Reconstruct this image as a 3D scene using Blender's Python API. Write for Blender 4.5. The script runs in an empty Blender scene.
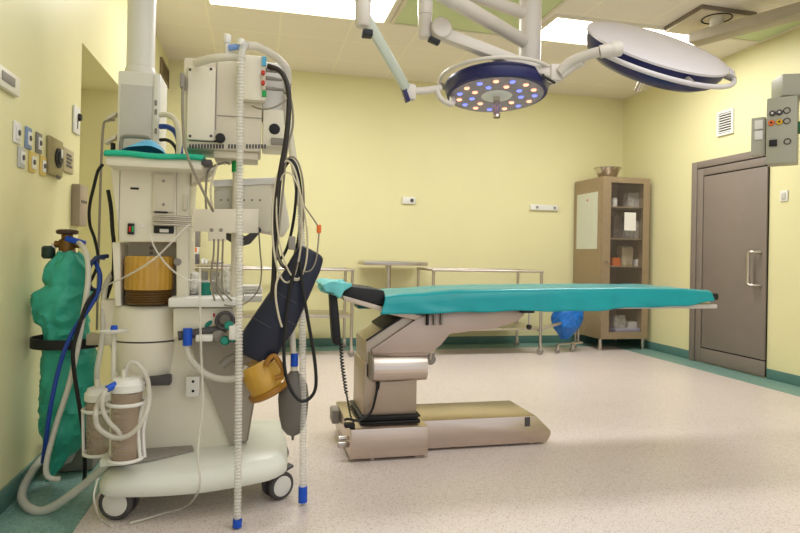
import bpy, bmesh, math, random
from mathutils import Vector, Matrix, noise
random.seed(7)
scene = bpy.context.scene
COL = scene.collection
PI = math.pi
V = Vector

# ------------------------------------------------------------------ camera model
F, PITCH, YAW, ROLL, CX, CY, EYE = 599.5, -0.004553, 0.230864, 0.019573, 400.0, 251.454, 1.08
FW = V((math.sin(YAW)*math.cos(PITCH), math.cos(YAW)*math.cos(PITCH), -math.sin(PITCH)))
_r = V((math.cos(YAW), -math.sin(YAW), 0)); _u = _r.cross(FW)
RT = math.cos(ROLL)*_r + math.sin(ROLL)*_u
UP = -math.sin(ROLL)*_r + math.cos(ROLL)*_u
CAM = V((0, 0, EYE))
def ray(x, y): return FW + RT*((x-CX)/F) - UP*((y-CY)/F)
def P(x, y, Y): d = ray(x, y); return CAM + d*(Y/d.y)          # point at room depth Y
def PX(x, y, X): d = ray(x, y); return CAM + d*(X/d.x)         # point on a wall x = X
def PZ(x, y, Z): d = ray(x, y); return CAM + d*((Z-EYE)/d.z)   # point at height Z
def S(x, Y, y=250): return F/((P(x, y, Y)-CAM).dot(FW))       # pixels per metre there
cam = bpy.data.cameras.new('camera'); co = bpy.data.objects.new('camera', cam); COL.objects.link(co)
M3 = Matrix((RT, UP, -FW)).transposed()
co.matrix_world = Matrix.Translation(CAM) @ M3.to_4x4()
cam.sensor_width = 36; cam.lens = F/800*36; cam.shift_y = (CY-266.5)/800; cam.clip_start = .05
scene.camera = co

# ------------------------------------------------------------------ materials
def lin(h):
    h = h.lstrip('#'); c = [int(h[i:i+2], 16)/255 for i in (0, 2, 4)]
    return tuple((v/12.92 if v <= .04045 else ((v+.055)/1.055)**2.4) for v in c) + (1,)
MATS = {}
def mat(name, hexc, rough=.5, metal=0, var=.06, scale=6, bump=0, trans=0, alpha=1, emit=0, spec=.5, ior=1.45, stretch=None, coat=0):
    if name in MATS: return MATS[name]
    m = bpy.data.materials.new(name); m.use_nodes = True
    nt = m.node_tree; b = nt.nodes['Principled BSDF']
    c = lin(hexc)
    b.inputs['Roughness'].default_value = rough; b.inputs['Metallic'].default_value = metal
    b.inputs['Specular IOR Level'].default_value = spec; b.inputs['IOR'].default_value = ior
    b.inputs['Transmission Weight'].default_value = trans; b.inputs['Alpha'].default_value = alpha
    b.inputs['Coat Weight'].default_value = coat
    tc = nt.nodes.new('ShaderNodeTexCoord'); mp = nt.nodes.new('ShaderNodeMapping')
    if stretch: mp.inputs['Scale'].default_value = stretch
    nt.links.new(tc.outputs['Object'], mp.inputs['Vector'])
    nz = nt.nodes.new('ShaderNodeTexNoise'); nz.inputs['Scale'].default_value = scale; nz.inputs['Detail'].default_value = 4
    nt.links.new(mp.outputs['Vector'], nz.inputs['Vector'])
    rp = nt.nodes.new('ShaderNodeValToRGB')
    rp.color_ramp.elements[0].position = .3; rp.color_ramp.elements[1].position = .7
    rp.color_ramp.elements[0].color = tuple(max(0, v*(1-var)) for v in c[:3])+(1,)
    rp.color_ramp.elements[1].color = tuple(min(1, v*(1+var)) for v in c[:3])+(1,)
    nt.links.new(nz.outputs['Fac'], rp.inputs['Fac']); nt.links.new(rp.outputs['Color'], b.inputs['Base Color'])
    if bump:
        bp = nt.nodes.new('ShaderNodeBump'); bp.inputs['Strength'].default_value = bump; bp.inputs['Distance'].default_value = .01
        nt.links.new(nz.outputs['Fac'], bp.inputs['Height']); nt.links.new(bp.outputs['Normal'], b.inputs['Normal'])
    if emit:
        b.inputs['Emission Color'].default_value = c; b.inputs['Emission Strength'].default_value = emit
    MATS[name] = m
    return m

WALL = mat('wall_paint', '#E3DDAD', .42, var=.015, scale=2, spec=.4)
CEIL = mat('ceiling_tile', '#D9CBB0', .8, var=.02, scale=9)
def ceiling_nodes():
    nt = CEIL.node_tree; b = nt.nodes['Principled BSDF']
    tc = nt.nodes.new('ShaderNodeTexCoord'); mp = nt.nodes.new('ShaderNodeMapping')
    mp.inputs['Location'].default_value = (.48+.627*8, -5.22+.6*20, 0)
    br = nt.nodes.new('ShaderNodeTexBrick'); br.offset = 0; br.squash = 1
    br.inputs['Scale'].default_value = 1; br.inputs['Brick Width'].default_value = .627; br.inputs['Row Height'].default_value = .6
    br.inputs['Mortar Size'].default_value = .011; br.inputs['Mortar Smooth'].default_value = .3
    br.inputs['Color1'].default_value = lin('#EDE5D8'); br.inputs['Color2'].default_value = lin('#EAE2D5')
    br.inputs['Mortar'].default_value = lin('#F2EAD8')
    nt.links.new(tc.outputs['Object'], mp.inputs['Vector']); nt.links.new(mp.outputs['Vector'], br.inputs['Vector'])
    nt.links.new(br.outputs['Color'], b.inputs['Base Color'])
ceiling_nodes()
FLOOR = mat('terrazzo_vinyl', '#D9CBBB', .32, scale=40, spec=.4)
def floor_nodes(m, base, dark, light, s=130):
    nt = m.node_tree; b = nt.nodes['Principled BSDF']
    tc = nt.nodes.new('ShaderNodeTexCoord')
    vo = nt.nodes.new('ShaderNodeTexVoronoi'); vo.inputs['Scale'].default_value = s
    nt.links.new(tc.outputs['Object'], vo.inputs['Vector'])
    sep = nt.nodes.new('ShaderNodeSeparateColor'); nt.links.new(vo.outputs['Color'], sep.inputs['Color'])
    r = nt.nodes.new('ShaderNodeValToRGB'); r.color_ramp.interpolation = 'CONSTANT'
    e = r.color_ramp.elements; e[0].position = 0; e[0].color = lin(dark); e[1].position = .13; e[1].color = lin(base)
    x = e.new(.75); x.color = lin(light)
    nt.links.new(sep.outputs['Red'], r.inputs['Fac'])
    nz = nt.nodes.new('ShaderNodeTexNoise'); nz.inputs['Scale'].default_value = 1.5
    nt.links.new(tc.outputs['Object'], nz.inputs['Vector'])
    mx = nt.nodes.new('ShaderNodeMix'); mx.data_type = 'RGBA'; mx.blend_type = 'MULTIPLY'; mx.inputs[0].default_value = .12
    nt.links.new(r.outputs['Color'], mx.inputs[6]); nt.links.new(nz.outputs['Fac'], mx.inputs[7])
    nt.links.new(mx.outputs[2], b.inputs['Base Color'])
floor_nodes(FLOOR, '#DDD1CC', '#BFAEA4', '#E5DBD6', 230)
STRIP = mat('green_vinyl', '#6E9584', .4); floor_nodes(STRIP, '#7A9E94', '#678B82', '#88ABA2', 150)
BASE = mat('green_skirting', '#577D76', .45, var=.05)
DOOR = mat('door_taupe', '#83786F', .45, var=.03)
DARK = mat('black_rubber', '#17171A', .55)
GAP = mat('dark_gap', '#1C1817', .8)
STEEL = mat('brushed_steel', '#C2BAB2', .3, 1, var=.05, scale=60, stretch=(1, 1, .05))
CHROME = mat('polished_steel', '#CFC8BE', .16, 1, var=.02)
BSTEEL = mat('base_steel', '#CBBCB0', .26, 1, var=.04, scale=40, stretch=(.05, 1, 1))
TAN = mat('table_housing_steel', '#BBAAA0', .45, .6, var=.03)
CAB = mat('cabinet_bronze_paint', '#A08C72', .38, .25, var=.04, scale=20)
CREAM = mat('machine_cream', '#E6E0CE', .45, var=.02)
CREAM2 = mat('machine_beige', '#D8D0BC', .5, var=.02)
WHITE = mat('white_plastic', '#E4E2DC', .4, var=.02)
LILAC = mat('lamp_white', '#D8D3D6', .35, var=.02)
GREYP = mat('grey_plastic', '#8E8880', .5, var=.03)
DGREY = mat('dark_grey_plastic', '#4A4648', .5)
SAND = mat('base_skirt_greenwhite', '#E0E2D8', .35, var=.02)
TEAL = mat('teal_drape', '#06989F', .32, var=.07, scale=5, bump=.12, spec=.5)
TEALT = mat('teal_tray_mat', '#19B491', .5, var=.04)
GREEN = mat('green_drape', '#3AAC94', .5, var=.08, scale=5, bump=.15)
AQUA = mat('aqua_crumpled', '#70CDD0', .55, var=.14, scale=22)
NAVYC = mat('navy_vinyl', '#141A2E', .38, var=.1)
NAVY = mat('lamp_navy', '#1E2058', .32, var=.05)
BLUE = mat('blue_connector', '#0B4FC4', .4)
BLUEB = mat('blue_bag', '#1F6FC8', .35, var=.2, scale=30, bump=.4)
LBLUE = mat('light_blue_cloth', '#66BDEA', .7, var=.08)
AMBER = mat('amber_plastic', '#DDAE4A', .2, var=.1, scale=10, trans=.25, alpha=.93)
AMBERD = mat('amber_bellows', '#5E4420', .4, var=.1)
BRASS = mat('brass', '#7A5A2E', .4, .7)
HOSEW = mat('white_hose', '#DAD5C6', .4, var=.03)
HOSET = mat('translucent_hose', '#D9D4C8', .3, var=.03, alpha=.6)
HOSEC = mat('corrugated_hose', '#E8E5DE', .25, var=.03, alpha=.5)
TUBEC = mat('thin_clear_tube', '#E6E1D6', .3, alpha=.45)
CABLEG = mat('grey_cable', '#8C8475', .5)
CABLEW = mat('cream_cable', '#CFC6AE', .5)
JAR = mat('clear_jar', '#BBA48E', .2, var=.05, alpha=.62, trans=.2)
GLASS = mat('cabinet_glass', '#9A8E80', .06, alpha=.10, spec=.5)
PAPER = mat('paper', '#E6E2DA', .8, var=.02)
PAPERG = mat('notice_paper', '#D3D6C6', .7, var=.02)
RED = mat('red_mark', '#C0301E', .5)
YEL = mat('yellow_plastic', '#D9A81E', .45)
ORANGE = mat('orange_plastic', '#E0702A', .5)
OLIVE = mat('olive_steel', '#9A8E66', .45, .3, var=.03)
BAG = mat('grey_rubber', '#68645F', .5, var=.05)
PEND = mat('pendant_greygreen', '#A9A897', .45, var=.02)
TEALB = mat('teal_box', '#12806E', .5)
GRN = mat('green_tag', '#1FA04E', .5)
PLASTICBAG = mat('clear_plastic_bag', '#C9C4BC', .25, var=.25, scale=30, alpha=.85)
LENS = mat('lamp_lens', '#A39BA2', .2, var=.15, scale=60)
LEDP = mat('pink_led', '#FFB090', .4, emit=1.3); LEDB = mat('blue_led', '#7C86FF', .4, emit=1.1)
DIFF = mat('light_diffuser', '#FFF8EC', .5, var=0, emit=5.5)
GPANE = mat('green_pane', '#BFCC9C', .3, var=.08, scale=2, spec=.6)

# ------------------------------------------------------------------ mesh builder
ORG = {}
class MB:
    def __init__(s): s.bm = bmesh.new()
    def _faces(s, vs, fs):
        v = [s.bm.verts.new(p) for p in vs]
        for f in fs:
            try: s.bm.faces.new([v[i] for i in f])
            except ValueError: pass
        return v
    def box(s, a, b, bev=0, seg=2):
        x0, x1 = sorted((a[0], b[0])); y0, y1 = sorted((a[1], b[1])); z0, z1 = sorted((a[2], b[2]))
        t = bmesh.new() if bev else s.bm
        v = [t.verts.new(p) for p in [(x0,y0,z0),(x1,y0,z0),(x1,y1,z0),(x0,y1,z0),(x0,y0,z1),(x1,y0,z1),(x1,y1,z1),(x0,y1,z1)]]
        for f in [(0,3,2,1),(4,5,6,7),(0,1,5,4),(1,2,6,5),(2,3,7,6),(3,0,4,7)]: t.faces.new([v[i] for i in f])
        if bev:
            bmesh.ops.bevel(t, geom=t.edges[:]+t.verts[:], offset=min(bev, .45*min(x1-x0, y1-y0, z1-z0)), segments=seg, profile=.5, affect='EDGES')
            s._merge(t)
        return s
    def _merge(s, t):
        mp = {v: s.bm.verts.new(v.co) for v in t.verts}
        for f in t.faces:
            try: s.bm.faces.new([mp[v] for v in f.verts])
            except ValueError: pass
        t.free()
    def obox(s, c, ax, ay, az, bev=0):                      # oriented box: centre + half-axis vectors
        t = bmesh.new(); c, ax, ay, az = map(V, (c, ax, ay, az))
        v = [t.verts.new(c+ax*i+ay*j+az*k) for k in (-1, 1) for j in (-1, 1) for i in (-1, 1)]
        for f in [(0,2,3,1),(4,5,7,6),(0,1,5,4),(2,6,7,3),(0,4,6,2),(1,3,7,5)]: t.faces.new([v[i] for i in f])
        if bev: bmesh.ops.bevel(t, geom=t.edges[:]+t.verts[:], offset=bev, segments=2, profile=.5, affect='EDGES')
        bmesh.ops.recalc_face_normals(t, faces=t.faces); s._merge(t); return s
    def prism(s, pts, ext, bev=0):                          # polygon + extrusion vector
        t = bmesh.new(); e = V(ext); n = len(pts)
        a = [t.verts.new(V(p)) for p in pts]; b = [t.verts.new(V(p)+e) for p in pts]
        t.faces.new(a); t.faces.new(b[::-1])
        for i in range(n): t.faces.new([a[i], b[i], b[(i+1) % n], a[(i+1) % n]])
        bmesh.ops.recalc_face_normals(t, faces=t.faces)
        if bev: bmesh.ops.bevel(t, geom=t.edges[:]+t.verts[:], offset=bev, segments=2, profile=.5, affect='EDGES')
        s._merge(t); return s
    def tube(s, pts, r, n=10, smooth=True, step=None, cap=True):   # r: number or function of arc length
        pts = [V(p) for p in pts]
        if smooth and len(pts) > 2: pts = spline(pts, 8)
        if step: pts = resample(pts, step)
        rings = []; L = 0; T = (pts[1]-pts[0]).normalized()
        N = T.orthogonal().normalized(); pv = None
        for i, p in enumerate(pts):
            if i: L += (p-pts[i-1]).length
            t = (pts[min(i+1, len(pts)-1)]-pts[max(i-1, 0)])
            t = t.normalized() if t.length > 1e-9 else T
            if pv is not None:
                ax = pv.cross(t)
                if ax.length > 1e-8: N = Matrix.Rotation(pv.angle(t), 3, ax.normalized()) @ N
            pv = t; B = t.cross(N).normalized(); N = B.cross(t).normalized()
            rr = r(L) if callable(r) else r
            rings.append([s.bm.verts.new(p+(N*math.cos(2*PI*k/n)+B*math.sin(2*PI*k/n))*rr) for k in range(n)])
        for a, b in zip(rings, rings[1:]):
            for k in range(n): s.bm.faces.new([a[k], a[(k+1) % n], b[(k+1) % n], b[k]])
        if cap: s.bm.faces.new(rings[0][::-1]); s.bm.faces.new(rings[-1])
        return s
    def cyl(s, a, b, r0, r1=None, n=24):
        return s.lathe([(0, r0), ((V(b)-V(a)).length, r0 if r1 is None else r1)], a, V(b)-V(a), n)
    def lathe(s, prof, o, axis=(0, 0, 1), n=32, cap=True, sx=None):  # prof: (along, radius)
        A = V(axis).normalized(); N = V((1, 0, 0)) if abs(A.z) > .9 else A.orthogonal().normalized()
        B = A.cross(N).normalized(); N = B.cross(A); o = V(o); rings = []
        for h, r in prof:
            r = max(r, 1e-4)
            rings.append([s.bm.verts.new(o+A*h+(N*math.cos(2*PI*k/n)+B*math.sin(2*PI*k/n)*(sx or 1))*r) for k in range(n)])
        for a, b in zip(rings, rings[1:]):
            for k in range(n): s.bm.faces.new([a[k], a[(k+1) % n], b[(k+1) % n], b[k]])
        if cap: s.bm.faces.new(rings[0][::-1]); s.bm.faces.new(rings[-1])
        return s
    def torus(s, c, axis, R, r, n=40, m=8, arc=(0, 2*PI), sx=1):
        A = V(axis).normalized(); N = V((1, 0, 0)) if abs(A.z) > .9 else A.orthogonal().normalized()
        N = (N-A*N.dot(A)).normalized(); B = A.cross(N)
        pts = [V(c)+(N*math.cos(arc[0]+(arc[1]-arc[0])*k/n)+B*math.sin(arc[0]+(arc[1]-arc[0])*k/n)*sx)*R for k in range(n+1)]
        return s.tube(pts, r, m, smooth=False)
    def ball(s, c, r, sub=3, sc=(1, 1, 1), rough=0, freq=9):
        t = bmesh.new(); bmesh.ops.create_icosphere(t, subdivisions=sub, radius=1)
        for v in t.verts:
            k = 1 + (rough*noise.noise(V(c)*3+v.co*freq*.3) if rough else 0)
            v.co = V(c)+V((v.co.x*r*sc[0]*k, v.co.y*r*sc[1]*k, v.co.z*r*sc[2]*k))
        s._merge(t); return s
    def grid(s, fn, nu, nv, closed=False):                  # fn(u,v)->point
        g = [[s.bm.verts.new(fn(i/nu, j/nv)) for j in range(nv+1)] for i in range(nu+1)]
        for i in range(nu):
            for j in range(nv): s.bm.faces.new([g[i][j], g[i+1][j], g[i+1][j+1], g[i][j+1]])
        return s
    def build(s, name, m, parent=None, solid=0, sharp=.7, org=None):
        bmesh.ops.recalc_face_normals(s.bm, faces=s.bm.faces)
        o0 = ORG[parent.name] if parent else V(org or (0, 0, 0))
        bmesh.ops.translate(s.bm, verts=s.bm.verts, vec=-o0)
        me = bpy.data.meshes.new(name); s.bm.to_mesh(me); s.bm.free()
        for p in me.polygons: p.use_smooth = True
        me.set_sharp_from_angle(angle=sharp)
        me.materials.append(m)
        o = bpy.data.objects.new(name, me); COL.objects.link(o); ORG[o.name] = o0.copy()
        if parent: o.parent = parent
        else: o.location = o0
        if solid:
            md = o.modifiers.new('solid', 'SOLIDIFY'); md.thickness = solid; md.offset = 0
        return o
def spline(p, n=8):
    out = []
    for i in range(len(p)-1):
        a, b, c, d = p[max(i-1, 0)], p[i], p[i+1], p[min(i+2, len(p)-1)]
        for k in range(n):
            t = k/n
            out.append(.5*((2*b)+(c-a)*t+(2*a-5*b+4*c-d)*t*t+(3*b-a-3*c+d)*t**3))
    out.append(p[-1]); return out
def resample(p, step):
    out = [p[0]]; acc = 0
    for a, b in zip(p, p[1:]):
        L = (b-a).length; t = step-acc
        while t <= L: out.append(a+(b-a)*(t/L)); t += step
        acc = (acc+L) % step if L else acc
    out.append(p[-1]); return out
def thing(name, label, cat, loc, group=None, kind=None):
    o = bpy.data.objects.new(name, None); o.empty_display_size = .05; COL.objects.link(o); o.location = loc
    ORG[o.name] = V(loc)
    if kind: o['kind'] = kind
    return tag(o, label, cat, group)
def tag(o, label, cat, group=None):
    o['label'] = label; o['category'] = cat
    if group: o['group'] = group
    return o
def struct(o, label=None, cat=None):
    o['kind'] = 'structure'
    if label: o['label'] = label
    if cat: o['category'] = cat
    return o
def rect(x0, y0, x1, y1, Y):                                # image rectangle -> upright room rectangle at depth Y
    a, b, c, d = P(x0, y0, Y), P(x1, y0, Y), P(x0, y1, Y), P(x1, y1, Y)
    return (a.x+c.x)/2, (b.x+d.x)/2, (c.z+d.z)/2, (a.z+b.z)/2
def rbox(x0, y0, x1, y1, Y, d, bev=0, mb=None):
    xa, xb, za, zb = rect(x0, y0, x1, y1, Y)
    return (mb or MB()).box((xa, Y, za), (xb, Y+d, zb), bev)
def pp(pts, Y): return [P(x, y, Y) for x, y in pts]
def pprism(pts, Y, d, bev=0, mb=None): return (mb or MB()).prism(pp(pts, Y), (0, d, 0), bev)
def pt(pts, Y=None): return [P(p[0], p[1], p[2] if len(p) > 2 else Y) for p in pts]

R, B, L, C = 4.58, 6.928, -1.0, 3.15
exec_parts = []
# ================================================================== SETTING
Y0 = -1.2
struct(MB().box((-1.75, Y0, -.1), (R+.15, B+.15, 0)).build('floor', FLOOR), 'beige speckled vinyl floor of the operating room', 'floor')
m = MB().box((-1.6, Y0, 0), (L, 3.72, C)).box((-1.6, 3.72, 2.245), (L, 4.82, C)).box((-1.6, 4.82, 0), (L, B, C)).box((-1.75, Y0, 0), (-1.6, B, C))
struct(m.build('wall_left', WALL), 'yellow left wall with a door-high recess behind the anesthesia machine', 'wall')
struct(MB().box((-1.75, B, 0), (R+.15, B+.15, C)).build('wall_back', WALL), 'long pale yellow back wall', 'wall')
struct(MB().box((R, Y0, 0), (R+.15, B, C)).build('wall_right', WALL), 'yellow right wall around the taupe door', 'wall')
struct(MB().box((-1.75, Y0, C), (R+.15, B+.15, C+.1)).build('ceiling', CEIL), 'beige tiled suspended ceiling', 'ceiling')
sw = .334
struct(MB().box((L, Y0, 0), (L+sw, B, .003)).build('trim_1', STRIP), 'green floor border along the left wall', 'floor border')
struct(MB().box((L+sw, B-sw, 0), (R-sw, B, .003)).build('trim_2', STRIP), 'green floor border along the back wall', 'floor border')
struct(MB().box((R-sw, Y0, 0), (R, B, .003)).build('trim_3', STRIP), 'green floor border along the right wall', 'floor border')
def skirting(name, a, b, lab):
    struct(MB().box(a, b, .004).build(name, BASE), lab, 'baseboard')
hb = .095
skirting('baseboard_left', (L, Y0, .003), (L+.014, 3.72, hb), 'dark green baseboard on the left wall')
skirting('baseboard_back', (L+.014, B-.014, .003), (R-.014, B, hb), 'dark green baseboard under the back wall')
m = MB().box((R-.014, 5.616, .003), (R, B, hb), .004).box((R-.014, Y0, .003), (R, 4.60, hb), .004)
struct(m.build('baseboard_right', BASE), 'dark green baseboard on both sides of the taupe door', 'baseboard')

# door on the right wall
d = thing('door_1', 'taupe grey metal door in the right wall with a D-shaped steel pull', 'door', (R, 5.12, 0), kind='structure')
y0, y1, zt = 4.61, 5.60, 2.128
m = MB().box((R-.035, y1-.075, .003), (R, y1, zt), .004).box((R-.035, y0, zt-.07), (R, y1-.076, zt), .004)
m.build('door_frame', DOOR, d)
MB().box((R-.012, y0, .012), (R-.002, y1-.078, zt-.072)).build('door_gap', GAP, d)
m = MB().box((R-.026, y1-.165, .014), (R-.0125, y1-.083, zt-.08), .002).box((R-.026, y0+.002, zt-.155), (R-.0125, y1-.168, zt-.08), .002)
m.box((R-.026, y0+.002, .014), (R-.0125, y1-.168, .155), .002)
m.build('door_stile', DOOR, d)
MB().box((R-.028, y0+.002, .167), (R-.0125, y1-.18, zt-.168), .003).build('door_leaf', DOOR, d)
a, b_ = PX(748, 252, R-.1), PX(748, 285, R-.1)
h = MB().tube([(R-.026, 4.665, a.z), (R-.075, 4.675, a.z), (R-.1, 4.71, a.z), (R-.1, a.y-.02, a.z), (R-.1, a.y, a.z-.02), (R-.1, a.y, b_.z+.02), (R-.1, a.y-.02, b_.z), (R-.1, 4.71, b_.z), (R-.075, 4.675, b_.z), (R-.026, 4.665, b_.z)], .014, 12, smooth=False)
h.build('door_handle', STEEL, d)

# ceiling lights
def ceil_light(x0, y0, x1, y1, lab, n):
    t = thing('ceiling_light', lab, 'ceiling light', ((x0+x1)/2, (y0+y1)/2, C), 'ceiling lights')
    f = .025; m = MB()
    for a, b in (((x0, y0), (x1, y0+f)), ((x0, y1-f), (x1, y1)), ((x0, y0+f), (x0+f, y1-f)), ((x1-f, y0+f), (x1, y1-f))):
        m.box((a[0], a[1], C-.022), (b[0], b[1], C))
    m.build('light_frame', CREAM, t)
    MB().box((x0+f, y0+f, C-.012), (x1-f, y1-f, C-.002)).build('diffuser', DIFF, t)
    return t
ceil_light(-.46, 4.66, 1.06, 5.235, 'long bright white ceiling light at upper left above the monitor', 3)
ceil_light(2.42, 4.66, 4.03, 5.235, 'bright white ceiling light behind the white-backed surgical lamp', 3)
def pane(x0, y0, x1, y1, lab, name='ceiling_panel'):
    t = thing(name, lab, 'ceiling panel', ((x0+x1)/2, (y0+y1)/2, C))
    f = .03; m = MB()
    for a, b in (((x0, y0), (x1, y0+f)), ((x0, y1-f), (x1, y1)), ((x0, y0+f), (x0+f, y1-f)), ((x1-f, y0+f), (x1, y1-f))):
        m.box((a[0], a[1], C-.018), (b[0], b[1], C))
    m.build('panel_frame', CREAM2, t)
    MB().box((x0+f, y0+f, C-.012), (x1-f, y1-f, C-.002)).build('pane', GPANE, t)
pane(1.10, 4.0, 2.36, 5.235, 'unlit greenish ceiling panel between the two bright ceiling lights')
pane(4.17, 3.75, 4.55, 4.72, 'narrow greenish ceiling panel at the upper right against the right wall')

# wall fittings ---------------------------------------------------------------
def wall_x(name, lab, cat, x, px, mater, th=.03, side=1, group=None, inner=None):
    """flat fitting on a side wall from its image corners (x0,y0 / x1,y1 along the wall)"""
    (ax, ay), (bx, by), zb = px
    a, b = PX(ax, ay, x), PX(bx, by, x)
    ylo, yhi = sorted((a.y, b.y)); k_ = .12*(yhi-ylo)*(name == 'gas_outlet'); ylo += k_; yhi -= k_; zt = (a.z+b.z)/2; zb = PX(*zb, x).z
    t = thing(name, lab, cat, (x, (ylo+yhi)/2, zb), group)
    MB().box((x, ylo, zb), (x+side*th, yhi, zt), .006).build(inner or 'plate', mater, t)
    return t, ylo, yhi, zb, zt
# six medical gas outlets on the left wall
outl = [((11.5, 119.5), (20.6, 124), (16, 143.5), WHITE, 'pale grey gas outlet nearest the intercom, first in the upper row of the left wall'),
        ((23.6, 125.5), (31.2, 129), (27, 149), mat('gas_blue', '#7C93B4', .45), 'blue gas outlet in the middle of the upper row on the left wall'),
        ((34.3, 131), (41.4, 134.5), (38, 153.5), mat('gas_grey', '#7F7C74', .45), 'dark grey gas outlet last in the upper row, left of the steel panel'),
        ((16, 145), (24.5, 148.5), (20, 168), mat('gas_pale', '#BDBDB6', .45), 'pale grey gas outlet first in the lower row of the left wall'),
        ((27.5, 150), (35, 153.5), (31, 172.5), mat('gas_yellow', '#D9BC62', .45), 'yellow gas outlet in the middle of the lower row on the left wall'),
        ((38.3, 154.5), (45.6, 157.5), (42, 176), mat('gas_yellow', '#D9BC62', .45), 'yellow gas outlet last in the lower row, touching the steel panel')]
for a, b, zb, mm, lab in outl:
    t, yl, yh, z0, z1 = wall_x('gas_outlet', lab, 'gas outlet', L, (a, b, zb), mm, .009, group='medical gas outlets on the left wall')
    yc, zc, w, hh = (yl+yh)/2, (z0+z1)/2, (yh-yl), (z1-z0)
    MB().box((L+.0093, yc-w*.30, zc-hh*.32), (L+.013, yc+w*.30, zc+hh*.28), .0015).build('socket_face', WHITE, t)
    MB().lathe([(0, .012), (.003, .012), (.003, .006)], (L+.0133, yc, zc), (1, 0, 0), 16).build('socket', DGREY, t)
t, yl, yh, z0, z1 = wall_x('selector_panel', 'tall olive steel panel with a black rotary dial on the left wall', 'wall panel', L, ((46, 135), (59.3, 142), (52, 176)), OLIVE, .02)
yc, zc = (yl+yh)/2, (z0+z1)/2
MB().lathe([(0, .05), (.006, .05), (.008, .035), (.014, .03)], (L+.0205, yc+.02, zc), (1, 0, 0), 24).build('dial', DARK, t)
MB().box((L+.0349, yc+.008, zc+.0), (L+.040, yc+.03, zc+.045), .003).build('dial_pointer', WHITE, t)
MB().box((L+.0205, yc-.0, zc-.105), (L+.023, yc+.05, zc-.085)).build('label_plate', DGREY, t)
t, yl, yh, z0, z1 = wall_x('instruction_plate', 'small beige instruction plate with dark lines right of the steel panel', 'plate', L, ((62, 147), (71.8, 151.5), (67, 173)), mat('plate_beige', '#B7A987', .5), .012)
m = MB()
for i in range(4):
    z = z1-(z1-z0)*(.25+.15*i); m.box((L+.0122, yl+(yh-yl)*.22, z-.009), (L+.0135, yl+(yh-yl)*(.8 if i % 2 else .7), z+.004))
m.build('printed_lines', DGREY, t)
t, yl, yh, z0, z1 = wall_x('intercom', 'beige wall intercom with a grey speaker at the left edge of view', 'intercom', L, ((-9, 62), (15, 77), (6, 92)), CREAM, .022)
MB().box((L+.0223, yl+.04, z0+.025), (L+.026, yh-.065, z1-.02), .003).build('speaker_grille', GREYP, t)
t, yl, yh, z0, z1 = wall_x('wall_thermostat', 'narrow white wall control with a black knob beside the recess', 'thermostat', L, ((72.5, 105), (78.5, 108), (75, 134)), WHITE, .012)
yc = (yl+yh)/2
MB().lathe([(0, .022), (.014, .018)], (L+.0125, yc+.02, z0+(z1-z0)*.64), (1, 0, 0), 16).build('knob', DARK, t)
MB().box((L+.0123, yc-.006, z0+.03), (L+.014, yc+.006, z0+.075)).build('slot', DGREY, t)
t, yl, yh, z0, z1 = wall_x('glove_dispenser', 'taupe box mounted low on the left wall beside the recess', 'dispenser', L, ((71.5, 184), (79.5, 186), (75, 226)), mat('taupe_box', '#A3927E', .5), .045, inner='case')
MB().box((L+.0453, yl+.02, z1-.10), (L+.0465, yh-.02, z1-.085)).build('opening', DGREY, t)

def grille(name, lab, x, side, ya, yb, za, zb, fm, sm, n):
    t = thing(name, lab, 'vent', (x, (ya+yb)/2, za)); f = .022; m = MB(); X = lambda k: x+side*k
    for a, b in (((ya, za), (yb, za+f)), ((ya, zb-f), (yb, zb)), ((ya, za+f), (ya+f, zb-f)), ((yb-f, za+f), (yb, zb-f))):
        m.box((X(0), a[0], a[1]), (X(.022), b[0], b[1]))
    m.build('vent_frame', fm, t)
    MB().box((X(.001), ya+f, za+f), (X(.004), yb-f, zb-f)).build('vent_back', GAP, t)
    h = (zb-za-2*f)/n
    for i in range(n):
        z = za+f+h*(i+.5)
        MB().obox((X(.013), (ya+yb)/2, z), (.007, 0, .0), (0, (yb-ya)/2-f-.001, 0), (0, 0, h*.2)).build('slat', sm, t)
grille('wall_vent', 'white louvred vent grille high on the right wall above the door', R, -1, 5.045, 5.262, 2.352, 2.60, WHITE, WHITE, 8)
grille('exhaust_vent', 'dark brown vent grille high on the left wall behind the ceiling column', L, 1, 6.36, 6.86, 2.815, 3.0, mat('brown_metal', '#7C6A4C', .5), mat('brown_metal', '#7C6A4C', .5), 7)
a, b = PX(781, 191, R), PX(788.5, 201, R)
t = thing('light_switch', 'white light switch on the right wall beside the door', 'switch', (R, (a.y+b.y)/2, b.z))
MB().box((R-.012, b.y, b.z), (R, a.y, a.z), .003).build('plate', WHITE, t)
MB().box((R-.018, b.y+.02, b.z+.02), (R-.0125, a.y-.02, a.z-.02), .002).build('rocker', mat('switch_grey', '#C9C6BC', .4), t)
xa, xb, za, zb = rect(402, 197, 415, 204, B)
t = thing('wall_outlet', 'small white wall outlet on the back wall above the Mayo stand', 'outlet', (xa, B, za))
MB().box((xa, B-.03, za), (xb, B, zb), .006).build('plate', WHITE, t)
MB().lathe([(0, .022), (.006, .022), (.006, .014)], (xb-.045, B-.0305, (za+zb)/2), (0, -1, 0), 20).build('socket', DGREY, t)
xa, xb, za, zb = rect(529.5, 205, 557, 210.5, B)
t = thing('socket_strip', 'long white socket strip on the back wall left of the cabinet', 'socket strip', (xa, B, za))
MB().box((xa, B-.035, za), (xb, B, zb), .006).build('housing', WHITE, t)
for i in range(2): MB().lathe([(0, .018), (.005, .018), (.005, .01)], (xb-.05-.24*i, B-.0355, (za+zb)/2), (0, -1, 0), 16).build('socket', GREYP, t)

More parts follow.
